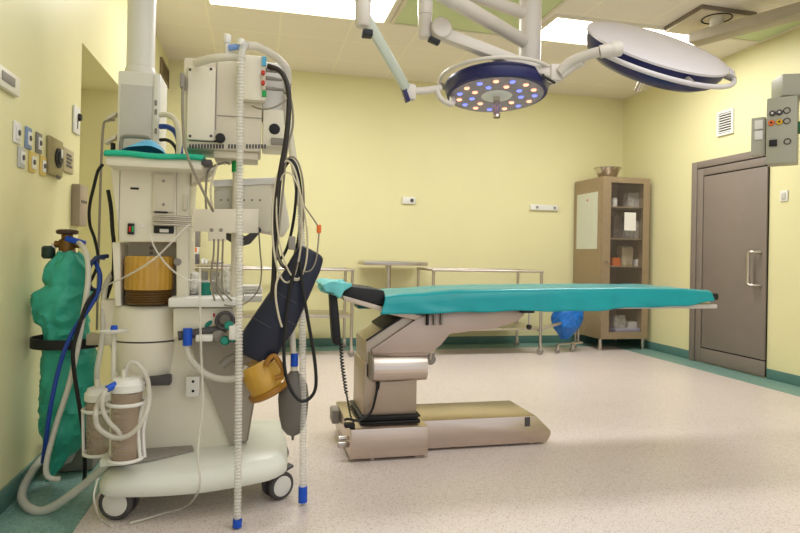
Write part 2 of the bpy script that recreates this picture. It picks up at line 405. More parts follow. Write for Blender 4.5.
# ================================================================== CEILING PENDANT (right)
t = thing('ceiling_pendant', 'grey-green ceiling supply pendant with gas sockets at the upper right', 'pendant', (3.75, 4.45, C))
c0 = PZ(664, 27, C); c1 = PZ(702, 4, C); c2 = PZ(757, 12, C); c3 = c0+c2-c1
cm = (c0+c2)/2
MB().prism([c0, c1, c2, c3], (0, 0, -.035), .004).build('plate_rim', mat('plate_edge', '#7C7060', .5), t)
MB().prism([cm+(q-cm)*.985-V((0, 0, .0355)) for q in (c0, c1, c2, c3)], (0, 0, -.012), .002).build('ceiling_plate', mat('plate_cream', '#CFC2A8', .5), t)
za, zb = 2.93, 3.02
e0 = PZ(688, 43, za); e1 = PZ(800, 13, za); dirv = (e1-e0); dirv.z = 0; dirv.normalize(); side = V((-dirv.y, dirv.x, 0))
if side.y > 0: side = -side                                     # side towards the camera
cc = e0+dirv*.2-side*.08
MB().lathe([(0, .055), (.06, .055), (.081, .06)], (cc.x, cc.y, zb+.001), (0, 0, 1), 40).build('mount_flange', CREAM2, t)
MB().torus((cc.x, cc.y, 3.098), (0, 0, 1), .115, .005, 40, 8).build('flange_ring', GAP, t)
MB().obox((e0+dirv*.55-side*.08)+V((0, 0, .045)), dirv*.55, side*.08, (0, 0, .045), .012).build('upper_arm', mat('arm_taupe', '#A89D86', .5), t)
j = e0+dirv*1.0-side*.08
pc = P(781, 131, 3.38); ev = V((pc.x, pc.y, 0)).normalized(); er = V((ev.y, -ev.x, 0))
def rot_(v, a): return Matrix.Rotation(a, 3, 'Z') @ v
hn = rot_(ev, -.08); hr = rot_(er, -.08)                          # head faces the camera side of the room, turned a little
def Q(x, y, o=0):
    d_ = ray(x, y); k_ = (pc-CAM+hn*o).dot(hn)/d_.dot(hn); return CAM+d_*k_
def qbox(px, o, d_, name, mm, bev=.004):
    a_, b_, c_ = Q(px[0], px[1], o), Q(px[2], px[1], o), Q(px[0], px[3], o)
    w_ = (b_-a_).dot(hr)/2; h_ = (a_.z-c_.z)/2; m_ = V((Q((px[0]+px[2])/2, (px[1]+px[3])/2, o).x, Q((px[0]+px[2])/2, (px[1]+px[3])/2, o).y, (a_.z+c_.z)/2))
    return MB().obox(m_+hn*(d_/2), hr*w_, hn*(d_/2), V((0, 0, h_)), bev).build(name, mm, t)
qbox((766, 98.5, 797, 164), 0, .17, 'service_head', PEND, .008)
qbox((751, 118, 765.3, 155), .05, .08, 'side_box', mat('side_box_grey', '#B4B1A4', .45), .006)
for y_ in (125, 135.5): qbox((754.5, y_-4.5, 763, y_+4.5), .034, .0155, 'power_socket', WHITE, .004)
an = rot_(ev, .40); ar = rot_(er, .40)
A0 = Q(782.5, 84.5, .0)
MB().obox(A0+ar*.34+an*.09+V((0, 0, 0)), ar*.34, an*.09, V((0, 0, .075)), .01).build('lower_arm', PEND, t)
sv = Q(783, 98, .09); MB().cyl((sv.x, sv.y, A0.z-.0755), (sv.x, sv.y, Q(781, 98.5, 0).z-.006), .05).build('swivel', PEND, t)
ej = A0+ar*.60+an*.09
j2 = V((j.x, j.y, za-.0005))
MB().tube([(ej.x, ej.y, A0.z+.0755), (ej.x, ej.y, za-.10), ((ej.x+j.x)/2, (ej.y+j.y)/2, za-.05), (j.x, j.y, za-.0005)], .055, 16).build('elbow', PEND, t)
def knob(q, mm, r, nm, inner=None):
    a = Q(*q, 0); MB().lathe([(0, r), (.014, r*.9), (.014, r*.4)], a-hn*.0005, -hn, 20).build(nm, mm, t)
    if inner: MB().lathe([(0, r*.35), (.005, r*.3)], a-hn*.015, -hn, 12).build('valve_centre', inner, t)
knob((772.5, 113.5), DGREY, .020, 'gas_valve', inner=WHITE); knob((779.5, 112.5), DGREY, .020, 'gas_valve', inner=WHITE)
knob((771.5, 123), ORANGE, .020, 'gas_valve', inner=DARK); knob((779.5, 122), YEL, .020, 'gas_valve', inner=DARK)
for q in ((787, 110.5), (787, 121), (787.5, 141.5)):
    MB().torus(Q(*q, 0)-hn*.004, hn, .019, .0035, 24, 6).build('blank_ring', DGREY, t)
qbox((769, 140, 777, 146.5), -.015, .0145, 'connector_plate', DARK, .003)
gs = Q(797, 128, .09); MB().obox(gs+hr*.03, hr*.028, hn*.05, V((0, 0, .035)), .004).build('green_socket_block', mat('socket_green', '#2D6B43', .5), t)

# ================================================================== SURGICAL LAMPS
t = thing('lamp_column', 'white ceiling column with two horizontal arms that carries the surgical lamps', 'lamp mount', (1.64, 3.5, C))
LC = mat('arm_white', '#D6CFC6', .35, var=.02)
cxx = P(530, 30, 3.5).x; rr = .068
zB = P(530, 52, 3.5).z
MB().cyl((cxx, 3.5, P(0, 13, 3.5).z+.01), (cxx, 3.5, C-.0005), rr*1.02, n=32).build('column', LC, t)
MB().lathe([(0, rr*.94), (.006, rr), (.15, rr)], (cxx, 3.5, zB), n=32).build('lower_swivel', LC, t)
z2 = zB+.152
MB().lathe([(0, rr), (.13, rr), (.135, rr*.97)], (cxx, 3.5, z2), n=32).build('upper_swivel', LC, t)
zz = zB+.055                                                       # lower arm
T1 = P(362, 5, 2.62); T2 = P(424.5, 5, 3.2)
lowdir = V((T1.x-cxx, T1.y-3.5, 0))
MB().tube([(cxx-.05, 3.48, zz), (T1.x, T1.y, zz+.0)], .042, 20, smooth=False).build('lower_arm', LC, t)
MB().tube([(cxx-.05, 3.49, z2+.085), (T2.x, T2.y, z2+.085)], .038, 20, smooth=False).build('upper_arm', LC, t)

def head_axes(cpx, Y, k, ang, sgn):
    c = P(*cpx, Y); v = (c-CAM).normalized()
    rx = (RT-v*RT.dot(v)).normalized(); uy = v.cross(rx)*-1
    if uy.z < 0: uy = -uy
    q = math.sqrt(1-k*k)
    n = (-v)*k + (rx*math.sin(ang)+uy*math.cos(ang))*q*sgn
    return c, n.normalized(), rx, uy, v
# --- lamp one: navy dish, lit
t = thing('surgical_lamp', 'navy surgical lamp with its lit lens side facing down, left of the two lamps', 'surgical lamp', (T1.x, T1.y, 2.3), 'surgical lamps')
c, n, rx, uy, v = head_axes((496.5, 95), 3.35, .36, -.05, -1)     # n = light direction, points down and to the camera
RD = 49.5/S(496, 3.35)
up = -n
def disc(prof, nm, mm, par, nn=64): return MB().lathe(prof, c, up, nn).build(nm, mm, par)
disc([(-.004, RD*.97), (0, RD*1.0), (.045, RD*1.05), (.07, RD*1.03), (.085, RD*.95), (.092, RD*.6), (.097, .05)], 'lamp_housing', NAVY, t)
disc([(-.0065, RD*.93), (-.0045, RD*.93)], 'lens_plate', LENS, t)
disc([(-.014, RD*.22), (-.012, RD*.29), (-.0068, RD*.31)], 'centre_plate', WHITE, t, 40)
e1 = (rx-n*rx.dot(n)).normalized(); e2 = n.cross(e1)
k = 0
for ring, cnt in ((.50, 9), (.76, 15)):
    for i in range(cnt):
        a = 2*PI*i/cnt+ring; k += 1
        o = c+n*.0068+e1*math.cos(a)*RD*ring+e2*math.sin(a)*RD*ring
        MB().lathe([(0, .017), (.006, .014), (.008, .004)], o, n, 14).build('led_lens', LEDP if (i+(cnt > 10)) % 2 else LEDB, t)
MB().lathe([(0, .021), (.09, .019), (.1, .022), (.125, .021)], c+n*.0145, n, 20).build('sterile_handle', CHROME, t)
# yoke bow around the dish, arm and joints
yc = c+up*.05
arc = [yc+(e1*math.cos(a)+e2*math.sin(a))*RD*1.16 for a in [PI*(.80+.62*i/14) for i in range(15)]]
top = [yc+(e1*math.cos(a)+e2*math.sin(a))*RD*1.16+up*.03 for a in [PI*(-.0+i/28) for i in range(29)]]
if (top[14]-CAM).length > (c-CAM).length: top = [yc+(e1*math.cos(a)-e2*math.sin(a))*RD*1.16+up*.03 for a in [PI*(i/28) for i in range(29)]]
MB().tube(top, .011, 10, smooth=False).build('yoke_bow', LC, t)
for s_ in (1, -1):
    MB().cyl(yc+e1*s_*RD*1.02+up*.01, yc+e1*s_*RD*1.19+up*.035, .018, n=14).build('yoke_pivot', GREYP, t)
tb = P(362.5, 27, 2.62)
MB().lathe([(0, .027), (.008, .033), (.11, .035)], tb, n=24).build('drop_tube', LC, t)
MB().cyl((tb.x, tb.y, tb.z+.1115), (tb.x, tb.y, zz+.05), .037, n=24).build('drop_sleeve', LC, t)
jl = P(408, 91, 3.15)
a0 = P(367, 20, 2.66)
MB().obox((a0+jl)/2, (jl-a0)/2*1.02, (jl-a0).cross(V((0, 1, 0))).normalized()*.027, V((0, 1, 0))*.022, .01).build('spring_arm', mat('arm_greenwhite', '#C9D2C6', .35, var=.02), t)
q = P(362, 33, 2.60); MB().box((q.x-.0, q.y-.03, q.z-.018), (q.x+.045, q.y+.02, q.z+.012), .006).build('joint_cover', DARK, t)
q = P(409, 92, 3.15); MB().box((q.x-.035, q.y-.03, q.z-.045), (q.x+.035, q.y+.03, q.z+.04), .012).build('elbow_joint', LC, t)
q0, q1 = P(402, 84, 3.12), P(408, 102, 3.12)
MB().obox((q0+q1)/2, (q1-q0)/2, (0, .02, 0), (q1-q0).cross(V((0, 1, 0))).normalized()*.011, .004).build('joint_lever', NAVY, t)
MB().tube(pt([(412, 91, 3.15), (425, 90.5, 3.18), (440, 88, 3.22)]), .020, 14).build('horizontal_stub', LC, t)
MB().tube([P(436, 88, 3.2), P(441, 99, 3.2), P(452, 104, 3.2), yc-e1*RD*.9-up*.03+n*.02], .016, 10).build('yoke_fork', LC, t)

# --- lamp two: white back towards us
t = thing('surgical_lamp', 'surgical lamp at upper right turned so its white back shows above a navy rim', 'surgical lamp', (T2.x, T2.y, 2.3), 'surgical lamps')
c, n, rx, uy, v = head_axes((657, 46.5), 3.1, .185, math.radians(17.8), 1)   # n = back normal (up)
RD = 71.5/S(657, 3.1); up = n
disc([(-.012, RD*1.0), (0, RD*1.0), (.004, RD*.985), (.018, RD*.8), (.024, RD*.4), (.026, .02)], 'back_cover', LILAC, t)
disc([(-.148, RD*.62), (-.145, RD*.76), (-.11, RD*.90), (-.05, RD*.97), (-.0125, RD*.985)], 'lamp_housing', NAVY, t)
disc([(-.152, RD*.58), (-.1485, RD*.6)], 'lens_plate', LENS, t)
hp = P(643, 78, 3.05); hq = P(641, 91, 3.05)
MB().cyl(c-up*.1525, c-up*.275, .016, .020).build('sterile_handle', CHROME, t)
e1 = (rx-up*rx.dot(up)).normalized(); e2 = up.cross(e1)
if (c+e2-CAM).length > (c-e2-CAM).length: e2 = -e2               # e2 towards the camera
ring = lambda a, r, h: c+(e1*math.cos(a)+e2*math.sin(a))*r+up*h
MB().tube([ring(math.radians(a), RD*1.0+.05, -.045) for a in range(-8, 131, 4)], .014, 12, smooth=False).build('grip_rail', LILAC, t)
for a in (0, 62, 122):
    MB().cyl(ring(math.radians(a), RD*.95, -.04), ring(math.radians(a), RD+.055, -.045), .016, n=12).build('rail_bracket', GREYP, t)
MB().tube([ring(math.radians(a), RD+.02+.035*math.sin(math.radians((a+28)*180/28 if a < 0 else 0)), -.03) for a in range(-28, 1, 4)], .012, 10, smooth=False).build('end_handle', LILAC, t)
# arms
tb = P(424.5, 38, 3.2)
MB().lathe([(0, .030), (.008, .037), (.125, .039)], tb, n=24).build('drop_tube', LC, t)
MB().cyl((tb.x, tb.y, tb.z+.1265), (tb.x, tb.y, z2+.13), .041, n=24).build('drop_sleeve', LC, t)
a0 = P(441, 31, 3.16); a1 = P(556, 74, 3.06)
MB().lathe([(-.05, .05), (-.044, .057), (.044, .057), (.05, .05)], P(439.5, 30, 3.19), (0, 1, 0), 28).build('shoulder_joint', LC, t)
ax = (a1-a0); pz = ax.cross(V((0, 1, 0))).normalized(); pz = pz if pz.z > 0 else -pz
MB().prism([a0+pz*.036, a1+pz*.026, a1-pz*.026, a0-pz*.034], (0, .07, 0), .012).build('spring_arm', LC, t)
q = P(434, 41, 3.15); MB().obox((q.x, q.y, q.z), (.03, 0, -.01), (0, .02, 0), (.004, 0, .012), .004).build('joint_cover', DARK, t)
q = P(557, 73, 3.08); MB().box((q.x-.05, q.y-.03, q.z-.05), (q.x+.03, q.y+.04, q.z+.045), .014).build('elbow_joint', LC, t)
for (u0, u1) in (((543, 76), (555, 83)), ((543, 74), (544, 80))):
    a_, b_ = P(*u0, 2.98), P(*u1, 2.98); MB().cyl(a_, b_, .007, n=8).build('joint_lever', DARK, t)
rim = ring(math.radians(140), RD*.96, -.02)
MB().tube([P(560, 72, 3.05), P(571, 62, 3.0), P(588, 55, 2.92), P(601, 51.5, 2.86)], .028, 14).build('gooseneck', LC, t)
MB().tube([P(562, 76, 3.05), P(574, 67, 3.0), P(583, 63, 2.95)], .018, 12).build('gooseneck_brace', LC, t)
MB().tube([P(600, 52, 2.86), P(609, 50, 2.84), P(620, 48.5, 2.83)], lambda l: .034 if l < .06 else .040, 16).build('head_socket', LC, t)
# ================================================================== OPERATING TABLE
t = thing('operating_table', 'stainless steel operating table with a stepped floor plinth in the middle of the room', 'operating table', (.7, 3.36, 0))
MB().box((.475, 3.06, .016), (.895, 3.66, .172), .008).build('base_block', BSTEEL, t)
yp = 3.17
xt, xn, xo = P(536, 414, yp).x, P(551, 431, yp).x, P(547, 442, yp).x; zn = P(551, 431, yp).z
prof = [(.8955, .014), (xo, .014), (xn, zn-.02), (xn, zn), (xt, .168), (.8955, .168)]
MB().prism([(x, yp, z) for x, z in prof], (0, .37, 0), .004).build('base_plinth', BSTEEL, t)
for q in ((.60, 3.11), (.84, 3.11), (.52, 3.6), (1.56, 3.22), (1.56, 3.5)):
    MB().lathe([(0, .022), (.012, .022)], (q[0], q[1], .001), n=16).build('foot', STEEL, t)
MB().box((P(525, 420, yp).x, yp-.003, .11), (P(530, 420, yp).x, yp-.0002, .163), .001).build('notch_shade', DGREY, t)  # flat dark plate; shade of the steel notch put into its colour
MB().box((.430, 3.46, .09), (.474, 3.58, .17), .008).build('side_bracket', GREYP, t)
MB().box((.42, 3.12, .06), (.474, 3.15, .09), .006).build('pedal', STEEL, t)
m = MB().cyl((.47, 3.16, .10), (.43, 3.16, .10), .012, n=12); m.build('pedal_stub', CHROME, t)
# column
ca, cb = P(363, 400, 3.16).x, P(417, 400, 3.16).x
MB().box((ca, 3.16, .21), (cb, 3.5, .50), .012).build('column', mat('column_steel', '#B5A594', .42, .7, var=.03), t)
m = MB()
for i in range(3):
    k = .012*(i % 2 == 0); m.box((ca-.005-k, 3.15-k, .1725+i*.0135), (cb+.005+k, 3.51+k, .1725+i*.0135+.012), .004)
m.build('rubber_bellows', DARK, t)
# chrome cover, a horizontal half-round across the column head
xa, xb, z0, z1 = rect(371.5, 353.5, 424.5, 379.5, 3.10)
zc, hz = (z0+z1)/2, (z1-z0)/2
prof = [(3.159, z0), (3.075, z0)]
prof += [(3.075-.05*math.sin(a), z0+hz*.98-hz*.98*math.cos(a)) for a in [PI*k/12 for k in range(1, 12)]] + [(3.075, z1), (3.159, z1)]
MB().prism([(xa, y, z) for y, z in prof], (xb-xa, 0, 0), .002).build('chrome_cover', mat('cover_steel', '#D2C6BC', .28, 1, var=.02), t)
MB().prism([(xa-.0085, y, z) for y, z in prof], (.008, 0, 0), .001).build('cover_end_cap', mat('end_cap_grey', '#8F857A', .5), t)
# upper housing: slanted head block + long tapering side panel
hous = [(366, 341), (402, 318.5), (430, 309), (446, 309), (446, 330), (427, 354), (424, 380), (373, 384), (366, 376)]
pprism(hous, 3.16, .34, .004).build('head_housing', mat('housing_steel', '#B7AA9C', .42, .65, var=.03), t)
pprism([(371.5, 350), (420, 317), (441, 311), (525, 309.5), (525, 314), (518, 321), (497, 328), (450, 334), (441, 345), (433, 351.5), (426, 354.5), (373, 354.5)], 3.125, .034, .003).build('side_panel', TAN, t)
pprism([(446.5, 311), (525, 309.5), (525, 314), (518, 321), (497, 328), (450, 333)], 3.1605, .30, .004).build('slide_housing', TAN, t)
pprism([(366.5, 341.5), (401, 319), (400.6, 317.8), (366, 340)], 3.150, .010).build('edge_trim', DARK, t)
pprism([(383, 329.6), (402, 317.6), (430, 308), (402, 315.5), (383, 327.8)], 3.165, .33).build('slant_cover', DARK, t)
a = P(435, 352, 3.12)
MB().lathe([(0, .03), (.012, .03)], (a.x+.0, 3.20, a.z-.055), (0, 1, 0), 20).build('lock_wheel', GREYP, t)
MB().tube([(a.x, 3.206, a.z-.055), (a.x, 3.206, a.z-.0), (a.x-.01, 3.22, a.z+.03)], .008, 8).build('lock_stem', STEEL, t)
for i, x in enumerate((428, 435, 442)):
    q = P(x, 317, 3.1); MB().box((q.x-.006, 3.098, q.z-.045), (q.x+.006, 3.1245, q.z+.02), .003).build('rail_clamp', GREYP if i else DARK, t)
q = P(529, 327, 3.1)
MB().ball((q.x, 3.1, q.z), .016, 2).build('handle_ball', DARK, t)
MB().cyl((q.x, 3.1, q.z+.012), (q.x, 3.1, .775), .006, n=8).build('handle_rod', STEEL, t)
MB().box((q.x-.05, 3.09, .765), (q.x+.03, 3.16, .80), .006).build('handle_clamp', DARK, t)
# table top frame and mattress
xr = P(717.5, 304, 3.1).x
MB().box((.66, 3.10, .788), (xr, 3.135, .814), .004).build('side_rail', mat('rail_steel', '#D3CDCC', .4, .3, var=.02), t)
MB().box((.66, 3.565, .79), (xr, 3.585, .822), .004).build('side_rail', MATS['rail_steel'], t)
MB().box((.68, 3.1355, .80), (xr-.02, 3.5645, .835), .004).build('top_frame', STEEL, t)
pprism([(343, 295.5), (387, 308), (386.5, 315), (420, 322), (432, 315), (390, 307), (344.5, 300.5)][:2]+[(387, 313), (344, 300.5)], 3.12, .42, .003).build('head_frame', mat('head_frame_beige', '#CDBFAF', .4, .3), t)
pprism([(387, 307), (424, 316.5), (420, 321), (387, 314)], 3.128, .42, .003).build('hinge_frame', MATS['head_frame_beige'], t)
m = pprism([(344, 297), (344, 292), (351, 286.5), (384, 290.5), (388, 306.5)], 3.125, .43, .006); m.build('head_pad', DARK, t)
MB().box((.95, 3.12, .836), (xr+.03, 3.555, .880), .012).build('mattress', DARK, t)
a, b_ = P(358, 306, 3.16), P(372, 309, 3.16)
MB().box((a.x, 3.16, a.z-.015), (b_.x, 3.3, a.z+.01), .005).build('under_pad', mat('dark_teal', '#0E5558', .5), t)

# teal drape over the table
Xs = [(.64, .858, .768), (.80, .870, .765), (1.1, .888, .772), (1.42, .897, .780), (1.75, .904, .776), (2.1, .908, .793), (2.45, .906, .809), (P(714, 300, 3.08).x, .893, .834)]
def prof_at(x):
    for (a, za, ha), (b, zb, hb_) in zip(Xs, Xs[1:]):
        if x <= b+1e-6:
            k = (x-a)/(b-a); k = k*k*(3-2*k); return za+(zb-za)*k, ha+(hb_-ha)*k
    return Xs[-1][1:]
def drape(u, v):
    x = Xs[0][0]+(Xs[-1][0]-Xs[0][0])*u
    zt, zh = prof_at(x)
    yn, yf, r = 3.088, 3.612, .035
    drop = zt-r-zh; top = yf-yn-2*r; arc = r*PI/2
    tot = 2*drop+2*arc+top; s_ = v*tot
    n1 = noise.noise(V((x*3.2, v*5, 1.3)))*.006+noise.noise(V((x*9, v*9, 4)))*.003
    fold = math.sin(x*15+1.5*math.sin(x*4))*.006+noise.noise(V((x*6, 2, 0)))*.010
    if s_ < drop:
        k = 1-s_/drop; y, z = yn-.004-abs(fold)*k*1.4-.01*k, zh+s_+fold*.5*k
        y += noise.noise(V((x*5+z*14, z*9, 0)))*.016*k
    elif s_ < drop+arc: a = (s_-drop)/r; y, z = yn+r-r*math.cos(a), zt-r+r*math.sin(a)
    elif s_ < drop+arc+top: y = yn+r+(s_-drop-arc); z = zt+n1
    elif s_ < drop+2*arc+top: a = (s_-drop-arc-top)/r; y, z = yf-r+r*math.sin(a), zt-r+r*math.cos(a)
    else: k = (s_-drop-2*arc-top)/drop; y, z = yf+.004+abs(fold)*k, zt-r-drop*k
    if u < .05: x += .03*math.sin(v*11)*(1-u/.05)-(.02*(1-v))
    return V((x, y, z))
o = MB().grid(drape, 150, 64).build('table_drape', TEAL, solid=.004, org=(1.6, 3.35, .78))
tag(o, 'smooth teal surgical drape spread along the operating table', 'drape')
# crumpled aqua cloth at the head end
c0 = P(334, 290, 3.25)
def crumple(u, v):
    a = 2*PI*u; ph = PI*(v*.98+.01); q = V((math.cos(a)*math.sin(ph), math.sin(a)*math.sin(ph), math.cos(ph)))
    k = 1+.22*noise.noise(q*3.4)+.12*noise.noise(q*8+V((3, 1, 2)))
    x, y, z = q.x*.078*k, q.y*.16*k, q.z*.038*k
    z -= .018*max(0, 1-abs(q.x+.1))*0
    if q.x > .2: z += .012*q.x
    if q.x < -.3: z -= .0
    return V((c0.x+x, 3.32+y, c0.z+.012+z-.028*(q.x < -.0)*(-q.x)*0-(.03*q.x*q.x if q.x > 0 else 0)*0))
o = MB().grid(crumple, 60, 36).build('crumpled_cloth', AQUA, org=(c0.x, 3.32, c0.z-.03))
tag(o, 'crumpled pale aqua cloth on the head end of the operating table', 'cloth')
o = pprism([(321.5, 284.5), (328, 281), (352, 284), (352, 287), (344, 292), (340, 298.5), (336, 296), (332, 293), (326, 291)], 3.10, .36, .006)
bmesh.ops.subdivide_edges(o.bm, edges=o.bm.edges[:], cuts=5, use_grid_fill=True)
for v in o.bm.verts: v.co += V((0, noise.noise(v.co*18)*.012-.004, noise.noise(v.co*16+V((5, 0, 0)))*.012))
o = o.build('folded_cloth', AQUA, org=(c0.x, 3.2, c0.z-.05)); tag(o, 'folded aqua cloth hem hanging over the table head above the black pad', 'cloth')
pprism([(330, 296), (337, 295.5), (339.5, 318), (341.5, 344), (333, 345), (331, 320)], 3.14, .06, .006)
m = pprism([(329.5, 294), (337.5, 297), (339.5, 318), (341.5, 344), (336, 346), (332.5, 343), (331, 320)], 3.14, .07, .008)
o = m.build('hanging_strap', DARK, org=P(335, 345, 3.17)); tag(o, 'black padded strap hanging from the head of the operating table', 'strap')
# coiled cable of the hand control
m = MB(); path = pt([(341, 344, 3.15), (342, 362, 3.14), (345, 384, 3.12), (348, 402, 3.11), (351, 417, 3.10), (354, 421.5, 3.10)])
path = resample(spline(path, 10), .0025); hel = []
for i, p_ in enumerate(path):
    a = i*.95; k = .008 if i < len(path)*.62 else .003; hel.append(p_+V((math.cos(a)*k, math.sin(a)*k, 0)))
m.tube(hel, .0042, 6, smooth=False)
o = m.build('coiled_cable', DARK, org=path[0]); tag(o, 'black coiled control cable running down to the plinth of the table', 'cable')
m = MB().tube(pt([(378, 383, 3.13), (376, 395, 3.12), (372, 410, 3.12), (366, 417, 3.11), (358, 420.5, 3.10), (348, 419, 3.10), (345, 420, 3.12)]), .007, 8)
m.lathe([(0, .012), (.04, .007)], P(378, 382, 3.13), (0, 0, -1), 12)
o = m.build('power_cable', DARK, org=P(378, 383, 3.13)); tag(o, 'black cable dropping from under the chrome cover onto the plinth', 'cable')
m = MB(); q = P(351, 419.5, 3.1); m.box((q.x-.035, 3.08, .1735), (q.x+.02, 3.13, .195), .006)
o = m.build('cable_plug', DARK, org=(q.x, 3.1, .174)); tag(o, 'black plug lying on the left block of the table plinth', 'plug')

# ================================================================== CABINET
t = thing('glass_door_cabinet', 'tall bronze-coloured steel cabinet with a glass door in the back right corner', 'cabinet', (4.2, 6.6, 0))
xa, xb = P(601.8, 250, 6.26).x, P(649, 250, 6.26).x
zb_, zt_ = P(620, 339, 6.26).z, P(620, 177, 6.26).z
ya, yb = 6.28, 6.90
th = .02
m = MB().box((xa, ya, zb_), (xa+th, yb, zt_)).box((xb-th, ya, zb_), (xb, yb, zt_)).box((xa+th, ya, zb_), (xb-th, yb, zb_+th)).box((xa+th, ya, zt_-th), (xb-th, yb, zt_)).box((xa+th, yb-.015, zb_+th), (xb-th, yb, zt_-th))
m.build('body', CAB, t)
g = [rect(610, 183, 642.5, 332, 6.26)][0]
m = MB().box((xa+.003, 6.257, zb_), (g[0], 6.278, zt_)).box((g[1], 6.257, zb_), (xb-.003, 6.278, zt_)).box((g[0], 6.257, zb_), (g[1], 6.278, g[2])).box((g[0], 6.257, g[3]), (g[1], 6.278, zt_))
dr = m.build('door', CAB, t)
MB().box((g[0]+.001, 6.264, g[2]+.001), (g[1]-.001, 6.269, g[3]-.001)).build('glass_pane', GLASS, dr)
q = P(604.5, 262, 6.3); MB().lathe([(0, .012), (.02, .012), (.02, .006)], (q.x, 6.2565, q.z), (0, -1, 0), 14).build('lock', STEEL, dr)
shz = []
for y_ in (208, 239, 266, 298):
    z = P(626, y_, 6.45).z; shz.append(z)
    MB().box((xa+th+.001, 6.295, z-.012), (xb-th-.001, yb-.016, z)).build('shelf', mat('shelf_steel', '#A39078', .4, .4), t)
for x in (xa+.03, xb-.03):
    for y in (ya+.03, yb-.03):
        MB().lathe([(0, .018), (.02, .022), (zb_-.0105, .022)], (x, y, .01 if y > 6.6 else .004), n=16).build('leg', STEEL, t)
# notices
a, b_ = PX(577.5, 195, xa), PX(598, 191, xa)
zt = (PX(578, 195.5, xa).z+PX(598, 191, xa).z)/2; z0 = PX(588, 249, xa).z
o = MB().box((xa-.004, b_.y, z0), (xa-.0005, a.y, zt)).build('paper_notice', PAPERG, org=(xa, (a.y+b_.y)/2, z0)); tag(o, 'large pale paper notice on the left side of the cabinet', 'notice')
mk = P(0, 0, 6)
mm = MB().lathe([(0, .014), (.001, .014)], (xa-.0045, (a.y+b_.y)/2-.01, zt-.085), (-1, 0, 0), 16).build('red_mark', RED, o)
n_ = rect(624.5, 212.5, 636, 230.5, 6.25)
o = MB().box((n_[0], 6.251, n_[2]), (n_[1], 6.254, n_[3])).build('door_note', PAPER, org=(n_[0], 6.302, n_[2])); tag(o, 'small white paper note on the glass door of the cabinet', 'note')
# bowl on top
q = P(607.5, 176, 6.55)
t = thing('steel_bowl', 'shiny steel bowl standing on top of the cabinet', 'bowl', (q.x, 6.55, zt_))
rr = 13/S(607, 6.55); hh = 11.5/S(607, 6.55)
MB().lathe([(.0, rr*.55), (.004, rr*.6), (hh*.5, rr*.78), (hh-.006, rr*.97), (hh-.003, rr*.95), (hh*.5, rr*.74), (.012, rr*.5), (.012, .001)], (q.x, 6.55, zt_+.001), n=40, cap=False).build('bowl_wall', CHROME, t)
MB().torus((q.x, 6.55, zt_+hh), (0, 0, 1), rr, .006, 40, 8).build('rim', CHROME, t)
# contents of the cabinet, each on its shelf
def bagthing(name, lab, cat, x0, x1, zsh, h, mm, Y=6.48, d=.12, rough=.25, grp='packs in the cabinet'):
    a, b = P(x0, 250, Y).x, P(x1, 250, Y).x; h *= 1.18; c = ((a+b)/2, Y+.02, zsh+h/2+.001)
    m = MB(); t_ = bmesh.new(); bmesh.ops.create_cube(t_, size=1); bmesh.ops.subdivide_edges(t_, edges=t_.edges[:], cuts=7, use_grid_fill=True)
    for v in t_.verts:
        s1 = v.co.copy(); k = 1-.25*(max(0, abs(s1.x)*2-.6)+max(0, s1.z*2-.5))
        n_ = noise.noise(V((s1.x*5+a*9, s1.y*5, s1.z*5+zsh*7)))*rough*.5
        v.co = V((c[0]+s1.x*(b-a)*(k+n_*.3), c[1]+s1.y*d*(k+n_), max(zsh+.001, c[2]+s1.z*h*(1+n_))))
    m._merge(t_); o = m.build(name, mm, org=(c[0], c[1], zsh), sharp=1.2); tag(o, lab, cat, grp)
zfl = zb_+th
zs = sorted(shz+[zfl])         # bottom floor, then shelves upward
z4, z3, z2_, z1_ = shz[0], shz[1], shz[2], shz[3]
bagthing('gauze_pack', 'small white pack at the left of the top cabinet shelf', 'pack', 610.5, 615, z4, .10, WHITE)
bagthing('plastic_bag', 'clear plastic bag of supplies at the right of the top cabinet shelf', 'bag', 625, 641, z4, .16, PLASTICBAG)
bagthing('plastic_bag', 'dark patterned bag on the second cabinet shelf behind the white note, left', 'bag', 611, 621, z3, .24, mat('dark_pack', '#6F625C', .5, var=.35, scale=40), Y=6.55)
bagthing('plastic_bag', 'clear plastic bag on the second cabinet shelf, below the white note', 'bag', 624, 641.5, z3, .19, PLASTICBAG)
bagthing('orange_pack', 'orange rounded pack at the left of the third cabinet shelf', 'pack', 611, 619.5, z2_, .085, ORANGE, rough=.1)
bagthing('paper_sack', 'pale crumpled sack leaning in the middle of the third cabinet shelf', 'sack', 620, 632, z2_, .20, mat('pale_sack', '#C2B394', .6, var=.1), rough=.5)
bagthing('gauze_pack', 'small white carton at the right of the third cabinet shelf', 'pack', 634, 640.5, z2_, .07, WHITE, rough=.05)
bagthing('flat_pack', 'flat pale pack on the fourth cabinet shelf just above the table drape', 'pack', 622, 640, z1_, .08, PAPER, rough=.2)
bagthing('plastic_bag', 'grey bag of supplies at the left of the fourth cabinet shelf', 'bag', 611, 620, z1_, .07, PLASTICBAG, Y=6.5)
bagthing('storage_tray', 'pale blue-grey tray of packs on the cabinet floor', 'tray', 611, 641.5, zfl, .075, mat('tray_lilac', '#A8A4B8', .4), rough=.06, d=.26)
bagthing('gauze_pack', 'crumpled white pack standing on the tray at the cabinet floor', 'pack', 613, 626, zfl+.088, .12, PLASTICBAG, rough=.5)
bagthing('flat_pack', 'flat white pack on the right of the tray at the cabinet floor', 'pack', 627, 640, zfl+.088, .06, PAPER, rough=.3)

